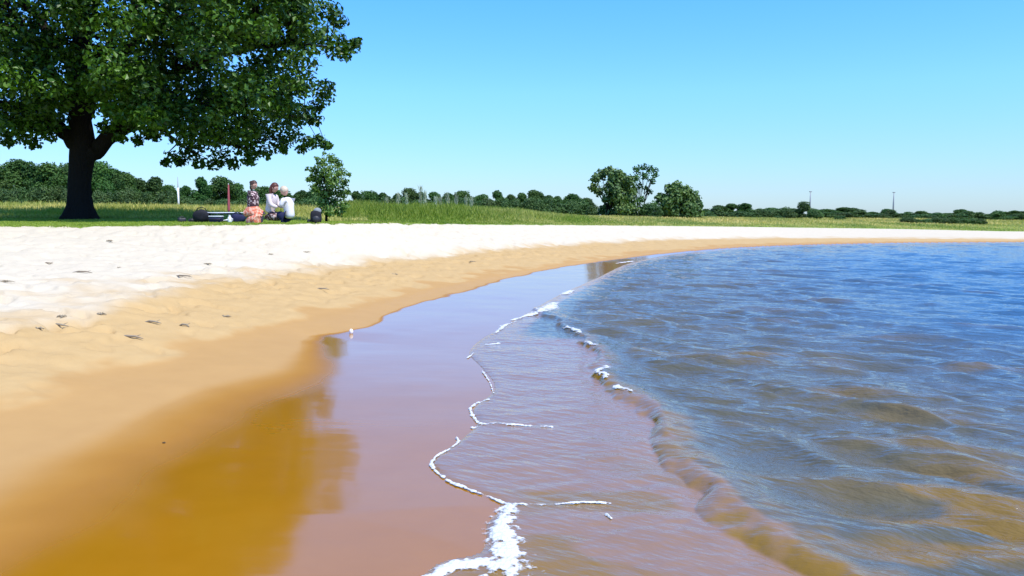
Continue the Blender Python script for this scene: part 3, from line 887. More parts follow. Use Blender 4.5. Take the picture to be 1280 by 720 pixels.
m.tube([(0.0, 0, -.1), (0, 0, .3), (.05, 0, .9), (.1, 0, 1.7)], [.05, .04, .03, .008], 7)
for (x_, y_, z_, rr_) in Lb:
    m.tube([(.02, 0, max(.1, z_ * .55)), (x_ * .6, y_ * .6, z_ * .85), (x_, y_, z_)], [.018, .012, .003], 4)
m.build('trunk', mBark, by)

# ------------------------------------------------------------------ grass
def blades(P, H, Wd, seed, tone, bend=.3, plume=0):
    r = np.random.default_rng(seed); n = len(P)
    a = r.random(n) * 2 * PI; dx = np.cos(a); dy = np.sin(a)
    b2 = r.random(n) * 2 * PI; k = r.random(n) * bend
    tip = P + np.stack([np.cos(b2) * k * H, np.sin(b2) * k * H, H], 1)
    mid = P + np.stack([np.cos(b2) * k * H * .25, np.sin(b2) * k * H * .25, H * .55], 1)
    w = np.stack([dx, dy, np.zeros(n)], 1) * Wd[:, None] * .5
    V = np.stack([P - w, P + w, mid + w * .8, tip, mid - w * .8], 1).reshape(-1, 3)
    q = np.arange(n) * 5
    F = np.concatenate([np.stack([q, q + 1, q + 2], 1), np.stack([q, q + 2, q + 4], 1), np.stack([q + 4, q + 2, q + 3], 1)])
    return V, F, np.repeat(np.clip(tone, 0, 1), 5)

def scatter(n, pxr, yr, seed, umin=4.0, umax=99, power=1.0):
    r = np.random.default_rng(seed)
    px = pxr[0] + (pxr[1] - pxr[0]) * r.random(n); y = yr[0] * (yr[1] / yr[0]) ** (r.random(n) ** power)
    x = (px - 640) / FPX * y
    h, u, up = ground_h(x, y)
    m = (u > umin) & (u < umax)
    return x[m], y[m], h[m], u[m]

# mown lawn: short blades, dense at its sandy edge
x, y, h, u = scatter(90000, (-120, 520), (19.5, 30), 301, 3.99, 5)
r = np.random.default_rng(302)
Hh = .02 + .035 * r.random(len(x))
V, F, t = blades(np.stack([x, y, h], 1), Hh, np.full(len(x), .02), 303, .25 + .6 * fbm(x * .8, y * .8, 9, 2) + r.normal(0, .12, len(x)), 1.8)
o = link_mesh('lawn_grass', np_mesh('lawn_grass', V, F, False, {'tone': t}), mLawn); tag(o, 'short bright green lawn grass between the pale sand and the oak', 'grass', kind='stuff')

# wild meadow behind
def meadow(name, n, pxr, yr, seed, hfun, umin, label, tone0, wmul=1.0, mat=None):
    x, y, h, u = scatter(n, pxr, yr, seed, umin)
    r = np.random.default_rng(seed + 1)
    H = hfun(x, y, u) * (.5 + .8 * r.random(len(x)))
    k = H > .03; x, y, h, H = x[k], y[k], h[k], H[k]
    tn = tone0 + 1.9 * (fbm(x * .25, y * .12, seed + 2, 3) - .5) + r.normal(0, .14, len(x))
    V, F, t = blades(np.stack([x, y, h - .02], 1), H, (.018 + .0009 * y) * wmul * (.6 + .8 * r.random(len(x))), seed + 3, tn, .55)
    o = link_mesh(name, np_mesh(name, V, F, False, {'tone': t}), mat or mGrass); tag(o, label, 'grass', kind='stuff')

meadow('meadow_grass', 90000, (-200, 460), (29, 75), 311, lambda x, y, u: .16 + .34 * sstep(30, 40, y) * (.3 + .9 * fbm(x * .3, y * .3, 71, 2)), 4.1,
       'tall yellow green meadow grass behind the oak and the picnickers', .55)
meadow('meadow_grass', 110000, (430, 820), (27, 80), 321, lambda x, y, u: (.10 + .60 * sstep(4.15, 4.55, u) * (1 - .8 * sstep(560, 800, 640 + x / y * 1000)) * (.4 + 1.0 * fbm(x * .25, y * .25, 77, 3))), 4.03,
       'wild green grass and weeds on the bank below the pale reeds', .3)
meadow('meadow_grass', 90000, (740, 1400), (44, 115), 331, lambda x, y, u: .08 + .16 * sstep(4.1, 4.6, u) * (.4 + fbm(x * .15, y * .15, 79, 2)), 4.02,
       'straw coloured low grass along the far sandy shore', .5, 1.0, mStraw)

# ---- pale reeds: stalk with feathery head
GR = 'pale reeds in a row on the green bank'
for i, (px, top, bot, y) in enumerate([(483, 249, 262, 52), (496, 243, 262, 52), (509, 244, 264, 50), (526, 235, 266, 50), (533, 242, 266, 50), (543, 248, 264, 52), (551, 250, 265, 50), (560, 243, 267, 50), (569, 245, 262, 52), (583, 249, 264, 50), (589, 249, 264, 50)]):
    p = at_y(px, top, y); g = gz(p[0], y); H = p[2] - g
    root = empty('reed', (p[0], y, g)); tag(root, 'tall pale reed, %s from the left in the row on the green bank' % ORD[i], 'reed', GR)
    rr_ = np.random.default_rng(500 + i); m = MB(); ln = rr_.uniform(-.12, .12)
    m.tube([(0, 0, -.1), (ln * .3, 0, H * .5), (ln, 0, H)], [.022, .018, .006], 6); m.build('stem', mReed, root)
    n = 150; zz = H * (.2 + .8 * rr_.random(n) ** .8)
    pts = np.stack([ln * zz / H + rr_.normal(0, .05, n), rr_.normal(0, .05, n), zz], 1)
    V, F, t = blades(pts, .12 + .2 * rr_.random(n), np.full(n, .025), 520 + i, rr_.random(n), .7)
    link_mesh('plume', np_mesh('plume', V, F, False, {'tone': t}), mReed, root)

# ------------------------------------------------------------------ poles and masts
mWhite = simple('white_paint', (.72, .72, .70), .5, .06)
mGrey = simple('grey_steel', (.24, .25, .27), .5, .1)
mBlack = simple('black_cloth', (.012, .012, .016), .85, .3)
mCharc = simple('charcoal_plastic', (.025, .027, .03), .5, .2)
mRed = simple('red_canvas', (.33, .075, .08), .8, .15)
mPale = simple('pale_plastic', (.62, .64, .66), .4, .06)
mNavy = simple('navy_cotton', (.014, .016, .05), .85, .2)

p = at_y(223.5, 262, 48); g = gz(p[0], 48)
root = empty('white_pole', (p[0], 48, g)); tag(root, 'slim white pole standing in the meadow right of the oak', 'pole')
Ht = at_y(223, 221, 48)[2] - g; Hl = at_y(223, 234, 48)[2] - g
m = MB(); m.tube([(0, 0, -.2), (0, 0, Hl)], [.055, .05], 12); m.build('post', mWhite, root)
m = MB(); m.tube([(0, 0, Hl - .01), (0, 0, Hl + .03), (0, 0, Ht)], [.056, .03, .012], 10); m.build('tip_rod', mGrey, root)
m = MB(); m.tube([(0, 0, -.05), (0, 0, .12)], [.09, .075], 12); m.build('base_collar', mWhite, root)
for (px, top, y, lab) in [(1012, 239, 150, 'thin grey mast rising behind the wide dark tree'), (1116, 240, 150, 'grey mast standing alone above the right treeline')]:
    p = at_y(px, 275, y); g = gz(p[0], y); H = at_y(px, top, y)[2] - g
    root = empty('mast', (p[0], y, g)); tag(root, lab, 'mast')
    m = MB(); m.tube([(0, 0, -.3), (0, 0, H * .55), (0, 0, H)], [.16, .13, .06], 10); m.build('shaft', mGrey, root)
    m = MB(); m.box((0, 0, H - .08), (.5, .14, .16), bevel=.02); m.build('lamp_head', mGrey, root)
    m = MB(); m.tube([(0, 0, -.1), (0, 0, .25)], [.28, .24], 10); m.build('footing', mGrey, root)

# ------------------------------------------------------------------ picnic things
def ground_at(px, y):
    x = at_y(px, 270, y)[0]; return x, y, gz(x, y)

def lump_bag(name, px, y, size, label, mat, cat='bag', rz=0.0, seed=1, strap=True):
    x, y, g = ground_at(px, y)
    root = empty(name, (x, y, g), rz); tag(root, label, cat)
    r = random.Random(seed); ph = [r.random() * 6 for _ in range(4)]
    def fn(d):
        return .97 * (d.x**4 + d.y**4 + d.z**4) ** -.22 + .10 * math.sin(5 * d.x + ph[0]) + .08 * math.sin(7 * d.y + ph[1]) * math.cos(3 * d.z + ph[2]) - .12 * max(0, -d.z)
    m = MB(); m.ball((0, 0, size[2] * .46), (size[0] / 2, size[1] / 2, size[2] / 2), 22, 14, fn); m.build('body', mat, root)
    if strap:
        m = MB(); w = size[0] * .28
        m.tube([(-w, 0, size[2] * .85), (-w * .8, 0, size[2] * 1.05), (0, 0, size[2] * 1.16), (w * .8, 0, size[2] * 1.05), (w, 0, size[2] * .85)], .014, 6); m.build('handle', mat, root)
        m = MB(); m.tube([(-size[0] * .38, -size[1] * .30, size[2] * .62), (0, -size[1] * .40, size[2] * .70), (size[0] * .38, -size[1] * .30, size[2] * .62)], .008, 5); m.build('zip', mCharc, root)
    return root

lump_bag('duffel_bag', 252, 23.6, (.50, .36, .40), 'big slumped black bag left of the low picnic table', mBlack, rz=.2, seed=3)
lump_bag('small_bag', 227, 24.2, (.24, .2, .16), 'small dark bag alone on the grass below the white pole', mCharc, rz=.5, seed=5)
lump_bag('soft_bag', 240, 23.9, (.22, .2, .13), 'low dark bag between the small bag and the big slumped one', mCharc, rz=.1, seed=8, strap=False)
x, y, g = ground_at(281, 23.8)
root = empty('picnic_table', (x, y, g), .03); tag(root, 'low folding picnic table with pale grey top left of kneeling woman', 'table')
m = MB(); m.box((0, 0, .29), (.98, .5, .03), bevel=.01); m.build('table_top', mPale, root)
m = MB(); m.box((0, -.225, .26), (.92, .02, .035)); m.box((0, .225, .26), (.92, .02, .035)); m.build('apron', mCharc, root)
for sx in (-.43, .43):
    for sy in (-.2, .2):
        m = MB(); m.tube([(sx, sy, -.02), (sx * .96, sy, .275)], .014, 8); m.build('leg', mCharc, root)
x, y, g = ground_at(270, 23.4)
root = empty('cooler_box', (x, y, g), -.1); tag(root, 'dark cooler box with pale lid under the left side of the picnic table', 'cooler')
m = MB(); m.box((0, 0, .085), (.34, .22, .17), taper=1.05, bevel=.015); m.build('box', mNavy, root)
m = MB(); m.box((0, 0, .19), (.37, .25, .035), bevel=.012); m.build('lid', mPale, root)
m = MB(); m.tube([(-.18, -.01, .14), (-.185, -.13, .11), (.185, -.13, .11), (.18, -.01, .14)], .009, 6); m.build('handle', mCharc, root)
lump_bag('beach_bag', 297, 23.4, (.42, .3, .27), 'dark navy bag beside the kneeling woman below the table edge', mNavy, rz=.1, seed=11)
x, y, g = ground_at(287, 23.2)
root = empty('water_jug', (x, y, g)); tag(root, 'white water jug standing before the picnic table', 'jug')
m = MB(); m.tube([(0, 0, 0), (0, 0, .02), (0, 0, .15), (0, 0, .19), (0, 0, .2)], [.05, .058, .056, .03, .028], 14); m.build('body', mWhite, root)
m = MB(); m.tube([(0, 0, .198), (0, 0, .23)], [.03, .028], 12); m.build('cap', mPale, root)
m = MB(); m.tube([(.05, 0, .14), (.085, 0, .13), (.085, 0, .07), (.055, 0, .05)], .009, 6); m.build('handle', mWhite, root)
x, y, g = ground_at(286, 24.3)
root = empty('closed_parasol', (x, y, g)); tag(root, 'closed red parasol standing upright behind the picnic table', 'parasol')
H = at_y(287, 229, 24.3)[2] - g
m = MB(); m.tube([(0, 0, 0), (.02, 0, H)], .014, 8); m.build('pole', mGrey, root)
m = MB()
pth = [(.004, 0, .32), (.005, 0, .36), (.008, 0, .5), (.012, 0, .75), (.018, 0, H - .06), (.02, 0, H - .02)]
m.tube(pth, [.03, .036, .034, .03, .02, .007], 14)
V = np.array(m.v); aa = np.arctan2(V[:, 1], V[:, 0] - .01); fl = 1 + .16 * np.sin(aa * 7); V[:, 0] = (V[:, 0] - .01) * fl + .01; V[:, 1] *= fl; m.v = [tuple(v) for v in V]
m.build('canopy', mRed, root)
m = MB(); m.tube([(0, 0, 0), (0, 0, .05), (0, 0, .1)], [.2, .19, .04], 16); m.build('base', mPale, root)

# backpack by the young tree
x, y, g = ground_at(395, 21.6)
root = empty('backpack', (x, y, g), .25); tag(root, 'black backpack with grey top leaning in front of the young tree', 'backpack')
def bf(d): return .94 * (d.x**4 + d.y**4 + d.z**4) ** -.23 + .06 * math.sin(6 * d.x + 1) + .1 * max(0, -d.z)
m = MB(); m.ball((0, 0, .17), (.15, .11, .19), 18, 12, bf); m.build('body', mBlack, root)
m = MB(); m.ball((.04, 0, .33), (.105, .085, .085), 16, 10); m.build('top_pouch', simple('grey_cloth', (.20, .22, .22), .8), root)
m = MB(); m.ball((0, -.095, .11), (.1, .05, .09), 14, 8); m.build('front_pocket', mCharc, root)
for s_ in (-.06, .06):
    m = MB(); m.tube([(s_, .08, .32), (s_, .16, .24), (s_, .15, .1), (s_, .09, .04)], .012, 6); m.build('strap', mBlack, root)
lump_bag('shoe_bag', 388, 21.8, (.2, .16, .12), 'small dark bundle at the left foot of the black backpack', mCharc, rz=.3, seed=17, strap=False)

# ------------------------------------------------------------------ people
def bake(me_verts, edges, radii, sub=2, remesh=None, extra=None, root=0):
    me = bpy.data.meshes.new('tmp'); me.from_pydata([tuple(v) for v in me_verts], edges, [])
    o = bpy.data.objects.new('tmp', me); COL.objects.link(o)
    md = o.modifiers.new('skin', 'SKIN'); md.use_smooth_shade = True
    for i, r in enumerate(radii):
        sv = me.skin_vertices[0].data[i]
        sv.radius = (r, r) if not hasattr(r, '__len__') else r
        sv.use_root = (i == root)
    o.modifiers.new('sub', 'SUBSURF').levels = sub
    dg = bpy.context.evaluated_depsgraph_get()
    out = bpy.data.meshes.new_from_object(o.evaluated_get(dg))
    V = [tuple(v.co) for v in out.vertices]; F = [tuple(p.vertices) for p in out.polygons]
    bpy.data.objects.remove(o)
    return V, F

def fuse(mb, voxel=.007):
    me = bpy.data.meshes.new('tmp'); me.from_pydata(mb.v, [], mb.f)
    o = bpy.data.objects.new('tmp', me); COL.objects.link(o)
    md = o.modifiers.new('rm', 'REMESH'); md.mode = 'VOXEL'; md.voxel_size = voxel; md.use_smooth_shade = True
    sm = o.modifiers.new('sm', 'SMOOTH'); sm.iterations = 2; sm.factor = .5
    dg = bpy.context.evaluated_depsgraph_get()
    out = bpy.data.meshes.new_from_object(o.evaluated_get(dg))
    bpy.data.objects.remove(o)
    import bmesh
    bm = bmesh.new(); bm.from_mesh(out); seen = set(); isl = []
    for v in bm.verts:
        if v in seen: continue
        st = [v]; seen.add(v); comp = []
        while st:
            a = st.pop(); comp.append(a)
            for e in a.link_edges:
                b_ = e.other_vert(a)
                if b_ not in seen: seen.add(b_); st.append(b_)
        isl.append(comp)
    isl.sort(key=len); print('islands', [len(i) for i in isl])
    for comp in isl[:-1]:
        bmesh.ops.delete(bm, geom=comp, context='VERTS')
    bm.to_mesh(out); bm.free()
    for p in out.polygons: p.use_smooth = True
    return out

mSkin = simple('skin', (.52, .29, .21), .55, .08)
mHairB = simple('brown_hair', (.06, .03, .022), .5, .3, 60)
mHairR = simple('auburn_hair', (.085, .028, .018), .5, .3, 60)
mHairG = simple('blond_hair', (.52, .42, .30), .5, .2, 60)
mShirt = simple('white_shirt', (.66, .63, .62), .8, .04)
mShirt2 = simple('offwhite_shirt', (.62, .52, .50), .8, .04)
mEye = simple('eye_dark', (.02, .015, .012), .3, .1)
mOrange, nt, b = new_mat('orange_print')
nt.links.new(mixc(nt, maprange(nt, noise(nt, 16, 3), .42, .58), (.55, .12, .06), (.72, .40, .28)), b.inputs['Base Color']); b.inputs['Roughness'].default_value = .85
mPrint, nt, b = new_mat('dark_print')
nt.links.new(mixc(nt, maprange(nt, noise(nt, 15, 2), .50, .60), (.055, .018, .025), (.55, .42, .40)), b.inputs['Base Color']); b.inputs['Roughness'].default_value = .85
mBrownP, nt, b = new_mat('brown_print')
nt.links.new(mixc(nt, maprange(nt, noise(nt, 14, 2), .52, .62), (.07, .025, .02), (.5, .38, .34)), b.inputs['Base Color']); b.inputs['Roughness'].default_value = .85

def head_mesh(mb, c, fw, tilt=0.0, s=1.0):
    """head looking along fw (unit, horizontal) tilted down by tilt"""
    f = Vector(fw).normalized(); sd = Vector((0, 0, 1)).cross(f).normalized()
    f = (f * math.cos(tilt) + Vector((0, 0, -1)) * math.sin(tilt)).normalized(); u = f.cross(sd).normalized() * 1
    if u.z < 0: u = -u
    V = []; F = []; nu, nv = 28, 20
    for i in range(nv + 1):
        t = PI * i / nv
        for k in range(nu):
            a = 2 * PI * k / nu
            X_ = math.sin(t) * math.cos(a); Y_ = math.sin(t) * math.sin(a); Z_ = math.cos(t)
            x = X_ * .098; y = Y_ * .077; z_ = Z_ * .118
            if Z_ < 0: y *= 1 + .28 * Z_; x *= 1 + .12 * Z_
            if X_ > .3:
                e = X_ - .3
                # nose, eye hollows, lips, chin
                x += .024 * math.exp(-((Y_ / .13)**2)) * math.exp(-(((Z_ + .16) / .17)**2)) * (1 if e > 0 else 0)
                x -= .010 * math.exp(-(((abs(Y_) - .36) / .16)**2)) * math.exp(-(((Z_ - .05) / .12)**2))
                x += .006 * math.exp(-((Y_ / .25)**2)) * math.exp(-(((Z_ + .52) / .09)**2))
                x += .008 * math.exp(-((Y_ / .3)**2)) * math.exp(-(((Z_ + .82) / .12)**2))
            p = Vector(c) + (f * x + sd * y + u * z_) * s
            V.append(p)
    for i in range(nv):
        for k in range(nu):
            j = (k + 1) % nu
            F.append((i * nu + k, (i + 1) * nu + k, (i + 1) * nu + j, i * nu + j))
    mb.add(V, F)
    for q in (-1, 1):
        e = Vector(c) + (sd * .079 * q + f * -.005 + u * -.01) * s
        mb.ball(e, (.012 * s, .012 * s, .026 * s), 10, 8)
    return f, sd, u

def hand(mb, wrist, dirv, palm_n, s=1.0):
    """palm, four unequal fingers and a thumb, lightly curled"""
    d = Vector(dirv).normalized(); n = Vector(palm_n); n = (n - d * n.dot(d)).normalized(); sd = d.cross(n)
    w = Vector(wrist)
    for k, (off, ln) in enumerate(((-.030, .062), (-.010, .074), (.010, .07), (.030, .054))):
        a = w + d * .072 + sd * off
        V, F = bake([w - d * .03, w + d * .02 + sd * off * .6, a + d * .004], [(0, 1), (1, 2)], [.017, .0155, .0135], 1); mb.add(V, F)
        P = [a - d * .012, a + d * ln * .45 + n * ln * .08, a + d * ln * .78 + n * ln * .28, a + d * ln * .92 + n * ln * .55]
        V, F = bake(P, [(0, 1), (1, 2), (2, 3)], [.0115, .0105, .0095, .008], 1); mb.add(V, F)
    a = w + d * .02 - sd * .018
    P = [w, a - sd * .028 + d * .022 + n * .01, a - sd * .036 + d * .05 + n * .022]
    V, F = bake(P, [(0, 1), (1, 2)], [.016, .012, .0095], 1); mb.add(V, F)

def person(loc, rz, J, label, hair_mat, garments, hair_kind, look=(1, 0, 0), tilt=.25, scale=1.0):
    root = empty('person', loc, rz); tag(root, label, 'person'); root.scale = (scale,) * 3
    names = ['pelvis', 'waist', 'chest', 'upper', 'neck', 'headb']
    V = []; idx = {}; R = []
    for k, (co, r) in J.items(): idx[k] = len(V); V.append(co); R.append(r)
    E = [('pelvis', 'waist'), ('waist', 'chest'), ('chest', 'upper'), ('upper', 'neck'), ('neck', 'headb')]
    for s in 'lr':
        E += [('upper', 'sh' + s), ('sh' + s, 'el' + s), ('el' + s, 'wr' + s), ('pelvis', 'hip' + s), ('hip' + s, 'kn' + s), ('kn' + s, 'an' + s), ('an' + s, 'toe' + s)]
    mb = MB()
    v, f = bake(V, [(idx[a], idx[c]) for a, c in E], R, 2, root=idx['pelvis']); mb.add(v, f)
    hc = Vector(J['headb'][0]) + Vector((.015, 0, .075))
    fwd, sd, up = head_mesh(mb, hc, look, tilt)
    for s, q in (('l', 1), ('r', -1)):
        w = Vector(J['wr' + s][0]); e = Vector(J['el' + s][0])
        hand(mb, w, (w - e) + Vector((.02, -q * .03, -.03)), (0, -q * .5, -1))
    me = fuse(mb, .0062); me.materials.append(mSkin); link_mesh('body', me, None, root)
    for q in (-1, 1):
        m = MB(); m.ball(hc + fwd * .086 + sd * .030 * q + up * .005, (.011, .011, .008), 8, 6); m.build('eye', mEye, root)
    # hair cap with length
    m = MB()
    nu, nv = 26, 14
    for i in range(nv + 1):
        t = PI * .62 * i / nv
        for k in range(nu):
            a = 2 * PI * k / nu
            X_, Y_, Z_ = math.sin(t) * math.cos(a), math.sin(t) * math.sin(a), math.cos(t)
            g_ = 1.0
            if X_ > 0 and Z_ < .55: g_ = 1 - .35 * min(1, (.55 - Z_) * 1.6) * min(1, X_ * 1.6)
            rj = (1 + .03 * math.sin(a * 9 + t * 4)) * (1 + .30 * min(0, Z_))
            m.v.append(tuple(hc + (fwd * (X_ * .108 - .006) * g_ + sd * Y_ * .092 * g_ + up * Z_ * .128) * rj))
    for i in range(nv):
        for k in range(nu):
            j = (k + 1) % nu
            m.f.append((i * nu + k, (i + 1) * nu + k, (i + 1) * nu + j, i * nu + j))
    if hair_kind == 'long':
        b0 = hc - fwd * .06
        for q in (-.05, -.02, .02, .05):
            v, f = bake([b0 + sd * q + up * .03, b0 - fwd * .03 + sd * q * 1.2 - Vector((0, 0, .12)), b0 - fwd * .03 + sd * q * 1.3 - Vector((0, 0, .26))], [(0, 1), (1, 2)], [.045, .042, .018], 2)
            m.add(v, f)
    if hair_kind == 'bun':
        m.ball(hc - fwd * .10 + up * .05, (.05, .05, .045), 14, 10)
        v, f = bake([hc - fwd * .07, hc - fwd * .095 - Vector((0, 0, .10)), hc - fwd * .07 - Vector((0, 0, .17))], [(0, 1), (1, 2)], [.055, .05, .02], 2); m.add(v, f)
    m.build('hair', hair_mat, root)
    for (nm, mat, pts, edges, rads, sub) in garments:
        v, f = bake([J[p][0] if isinstance(p, str) else p for p in pts], edges, rads, sub)
        m = MB(); m.add(v, f); m.build(nm, mat, root)
    return root

def torso_garment(J, name, mat, sleeve='short', grow=1.0):
    pts = ['pelvis', 'waist', 'chest', 'upper']; E = [(0, 1), (1, 2), (2, 3)]; R = [(.155 * grow, .14 * grow), (.13 * grow, .12 * grow), (.145 * grow, .13 * grow), (.10, .09)]
    for s in 'lr':
        k = len(pts); pts.append('sh' + s); E.append((3, k)); R.append(.068)
        if sleeve:
            sh = Vector(J['sh' + s][0]); el = Vector(J['el' + s][0]); wr = Vector(J['wr' + s][0])
            if sleeve == 'long':
                pts.append(tuple(el)); pts.append(tuple(el.lerp(wr, .8))); E += [(k, k + 1), (k + 1, k + 2)]; R += [.058, .042]
            else:
                pts.append(tuple(sh.lerp(el, .7))); E.append((k, k + 1)); R.append(.056)
    return (name, mat, pts, E, R, 2)

# kneeling woman
J = dict(pelvis=((0, 0, .40), (.15, .12)), waist=((.02, 0, .54), (.115, .10)), chest=((.03, 0, .68), (.135, .11)), upper=((.02, 0, .80), (.10, .085)), neck=((.03, 0, .90), .045), headb=((.045, 0, .955), .05),
         shl=((.02, .165, .82), .052), shr=((.02, -.165, .82), .052), ell=((.06, .215, .59), .04), elr=((.08, -.21, .60), .04), wrl=((.27, .12, .52), .026), wrr=((.28, -.10, .53), .026),
         hipl=((.0, .09, .37), .095), hipr=((0, -.09, .37), .095), knl=((.24, .12, .065), .062), knr=((.24, -.12, .065), .062), anl=((-.16, .10, .055), .04), anr=((-.16, -.10, .055), .04), toel=((-.26, .10, .035), .032), toer=((-.26, -.10, .035), .032))
x, y, g = ground_at(316, 21.9)
gar = [torso_garment(J, 'dress_top', mPrint, None, 1.22),
       ('skirt', mOrange, ['waist', 'pelvis', (.05, 0, .22), (.06, .0, .07), (.22, .1, .08), (.22, -.1, .08), (-.16, .09, .08), (-.16, -.09, .08)], [(0, 1), (1, 2), (2, 3), (3, 4), (3, 5), (3, 6), (3, 7)], [.13, .19, .21, .17, .12, .12, .11, .11], 2)]
person((x, y, g), -.35, J, 'woman kneeling in dark patterned top and orange skirt facing the couple', mHairB, gar, 'bun', (1, -.1, 0), .22, 1.02)
# auburn haired woman sitting on her heels
J = dict(pelvis=((0, 0, .25), (.15, .12)), waist=((.03, 0, .39), (.115, .10)), chest=((.07, 0, .53), (.135, .11)), upper=((.09, 0, .66), (.10, .085)), neck=((.12, 0, .755), .045), headb=((.14, 0, .81), .05),
         shl=((.09, .165, .675), .052), shr=((.09, -.165, .675), .052), ell=((.14, .18, .46), .04), elr=((.15, -.18, .46), .04), wrl=((.34, .12, .40), .026), wrr=((.35, -.12, .39), .026),
         hipl=((.02, .09, .22), .095), hipr=((.02, -.09, .22), .095), knl=((.38, .12, .09), .065), knr=((.38, -.12, .09), .065), anl=((-.02, .12, .055), .04), anr=((-.02, -.12, .055), .04), toel=((-.13, .11, .035), .032), toer=((-.13, -.11, .035), .032))
x, y, g = ground_at(337, 21.8)
gar = [torso_garment(J, 'shirt', mShirt2, 'long', .98),
       ('skirt', mBrownP, ['pelvis', (.1, .07, .2), (.3, .11, .13), (.1, -.07, .2), (.3, -.11, .13), (-.04, .0, .12)], [(0, 1), (1, 2), (0, 3), (3, 4), (0, 5)], [.165, .125, .095, .125, .095, .13], 2)]
person((x, y, g), -.25, J, 'woman with long auburn hair and white shirt, sitting left of the man', mHairR, gar, 'long', (1, 0, 0), .35, 1.10)
# man in white shirt and navy shorts
J = dict(pelvis=((0, 0, .13), (.155, .12)), waist=((.0, 0, .29), (.125, .11)), chest=((.03, 0, .46), (.15, .12)), upper=((.06, 0, .61), (.11, .09)), neck=((.10, 0, .70), .05), headb=((.125, 0, .75), .052),
         shl=((.05, .18, .60), .058), shr=((.05, -.18, .60), .058), ell=((.13, .22, .37), .045), elr=((.15, -.22, .38), .045), wrl=((.40, .14, .37), .029), wrr=((.42, -.15, .38), .029),
         hipl=((.03, .10, .13), .095), hipr=((.03, -.10, .13), .095), knl=((.38, .15, .36), .062), knr=((.40, -.16, .37), .062), anl=((.40, .13, .07), .04), anr=((.43, -.14, .07), .04), toel=((.56, .15, .035), .034), toer=((.59, -.16, .035), .034))
x, y, g = ground_at(362, 21.55)
gar = [torso_garment(J, 'shirt', mShirt, 'short', 1.0),
       ('shorts', mNavy, ['pelvis', (.12, .11, .19), (.28, .14, .29), (.12, -.11, .19), (.28, -.14, .30)], [(0, 1), (1, 2), (0, 3), (3, 4)], [.165, .11, .088, .11, .088], 2)]
person((x, y, g), PI - .35, J, 'blond man with bowed head, white shirt and navy shorts, seated on the grass', mHairG, gar, 'short', (1, .1, 0), .5, 1.08)

# ------------------------------------------------------------------ drift on the sand
mWeed = simple('dark_weed', (.26, .21, .14), .9, .4, 30)
mDrift = simple('drift_wood', (.24, .19, .13), .9, .3, 20)
GW = 'bits of drift weed and wood on the sand'
def sand_pt(px, py):
    lo, hi = 2.0, 70.0
    for _ in range(40):
        md = (lo + hi) / 2; p = at_y(px, py, md)
        if p[2] > gz(p[0], md): lo = md
        else: hi = md
    return at_y(px, py, lo)
bits = [(8, 352, 'w', .30, 'weed clump at the left end of the white sand'), (103, 341, 't', .34, 'flat dark twig on white sand left of the black weed tuft'), (149, 335, 'w', .17, 'small black weed tuft on the white sand below the oak'),
        (229, 346, 't', .40, 'long slanting twig on the white sand near its lower edge'), (259, 330, 'w', .2, 'faint grey weed clump on white sand below the kneeling woman'), (137, 301, 'w', .2, 'tiny weed clump high on the white sand below the oak'),
        (383, 315, 'w', .24, 'thin weed clump on the white sand below the young tree'), (76, 396, 'w', .13, 'upper small weed clump where white sand meets tan sand'), (74, 408, 't', .20, 'short twig just below the upper small weed clump'),
        (50, 411, 'w', .12, 'leftmost small weed clump on the tan sand'), (125, 393, 'w', .12, 'round weed clump on tan sand right of the upper small clump'), (162, 423, 't', .30, 'dark flat twig in the middle of the trodden tan sand'),
        (190, 404, 't', .22, 'pale brown twig on tan sand above the dark flat twig'), (281, 396, 'w', .14, 'dark weed clump on the tan sand above the wet sand'), (230, 408, 't', .16, 'small twig left of the dark weed clump on tan sand'),
        (494, 343, 'w', .24, 'dark weed clump on tan sand above the blue wet film'), (590, 327, 'w', .26, 'weed clump far along the tan sand strip'), (402, 362, 't', .25, 'small twig on tan sand left of the far weed clumps'),
        (338, 318, 'w', .18, 'grey weed speck on white sand below the seated couple'), (60, 330, 't', .2, 'faint short twig on white sand below the oak trunk')]
for i, (px, py, k, s, lab) in enumerate(bits):
    p = sand_pt(px, py); g = gz(p[0], p[1]); r = random.Random(900 + i)
    if k == 'w':
        m = MB()
        for q in range(r.randint(7, 14)):
            a = r.random() * 6.28; l = s * .7 * r.uniform(.25, .5); cx, cy = r.uniform(-.25, .25) * s, r.uniform(-.2, .2) * s
            m.tube([(cx - math.cos(a) * l, cy - math.sin(a) * l * .6, -.004), (cx, cy, r.uniform(.004, .018)), (cx + math.cos(a + .5) * l, cy + math.sin(a + .5) * l * .6, .0)], [.003, .006, .002], 5)
        o = m.build('drift_weed', mWeed); cat = 'weed'
    else:
        m = MB(); a = r.uniform(-.5, .2)
        P = [(-s / 2 * math.cos(a), -s / 2 * math.sin(a), 0), (-s * .15, r.uniform(-.02, .02), .02), (s * .18, r.uniform(-.02, .02), .016), (s / 2 * math.cos(a), s / 2 * math.sin(a), .0)]
        m.tube(P, [.006, .012, .011, .004], 7); m.tube([P[2], (s * .3, .05, .03)], [.006, .002], 5)
        o = m.build('drift_twig', mDrift if i % 2 else mWeed); cat = 'twig'
    o.location = (p[0], p[1], g + .002); tag(o, lab, cat, GW)
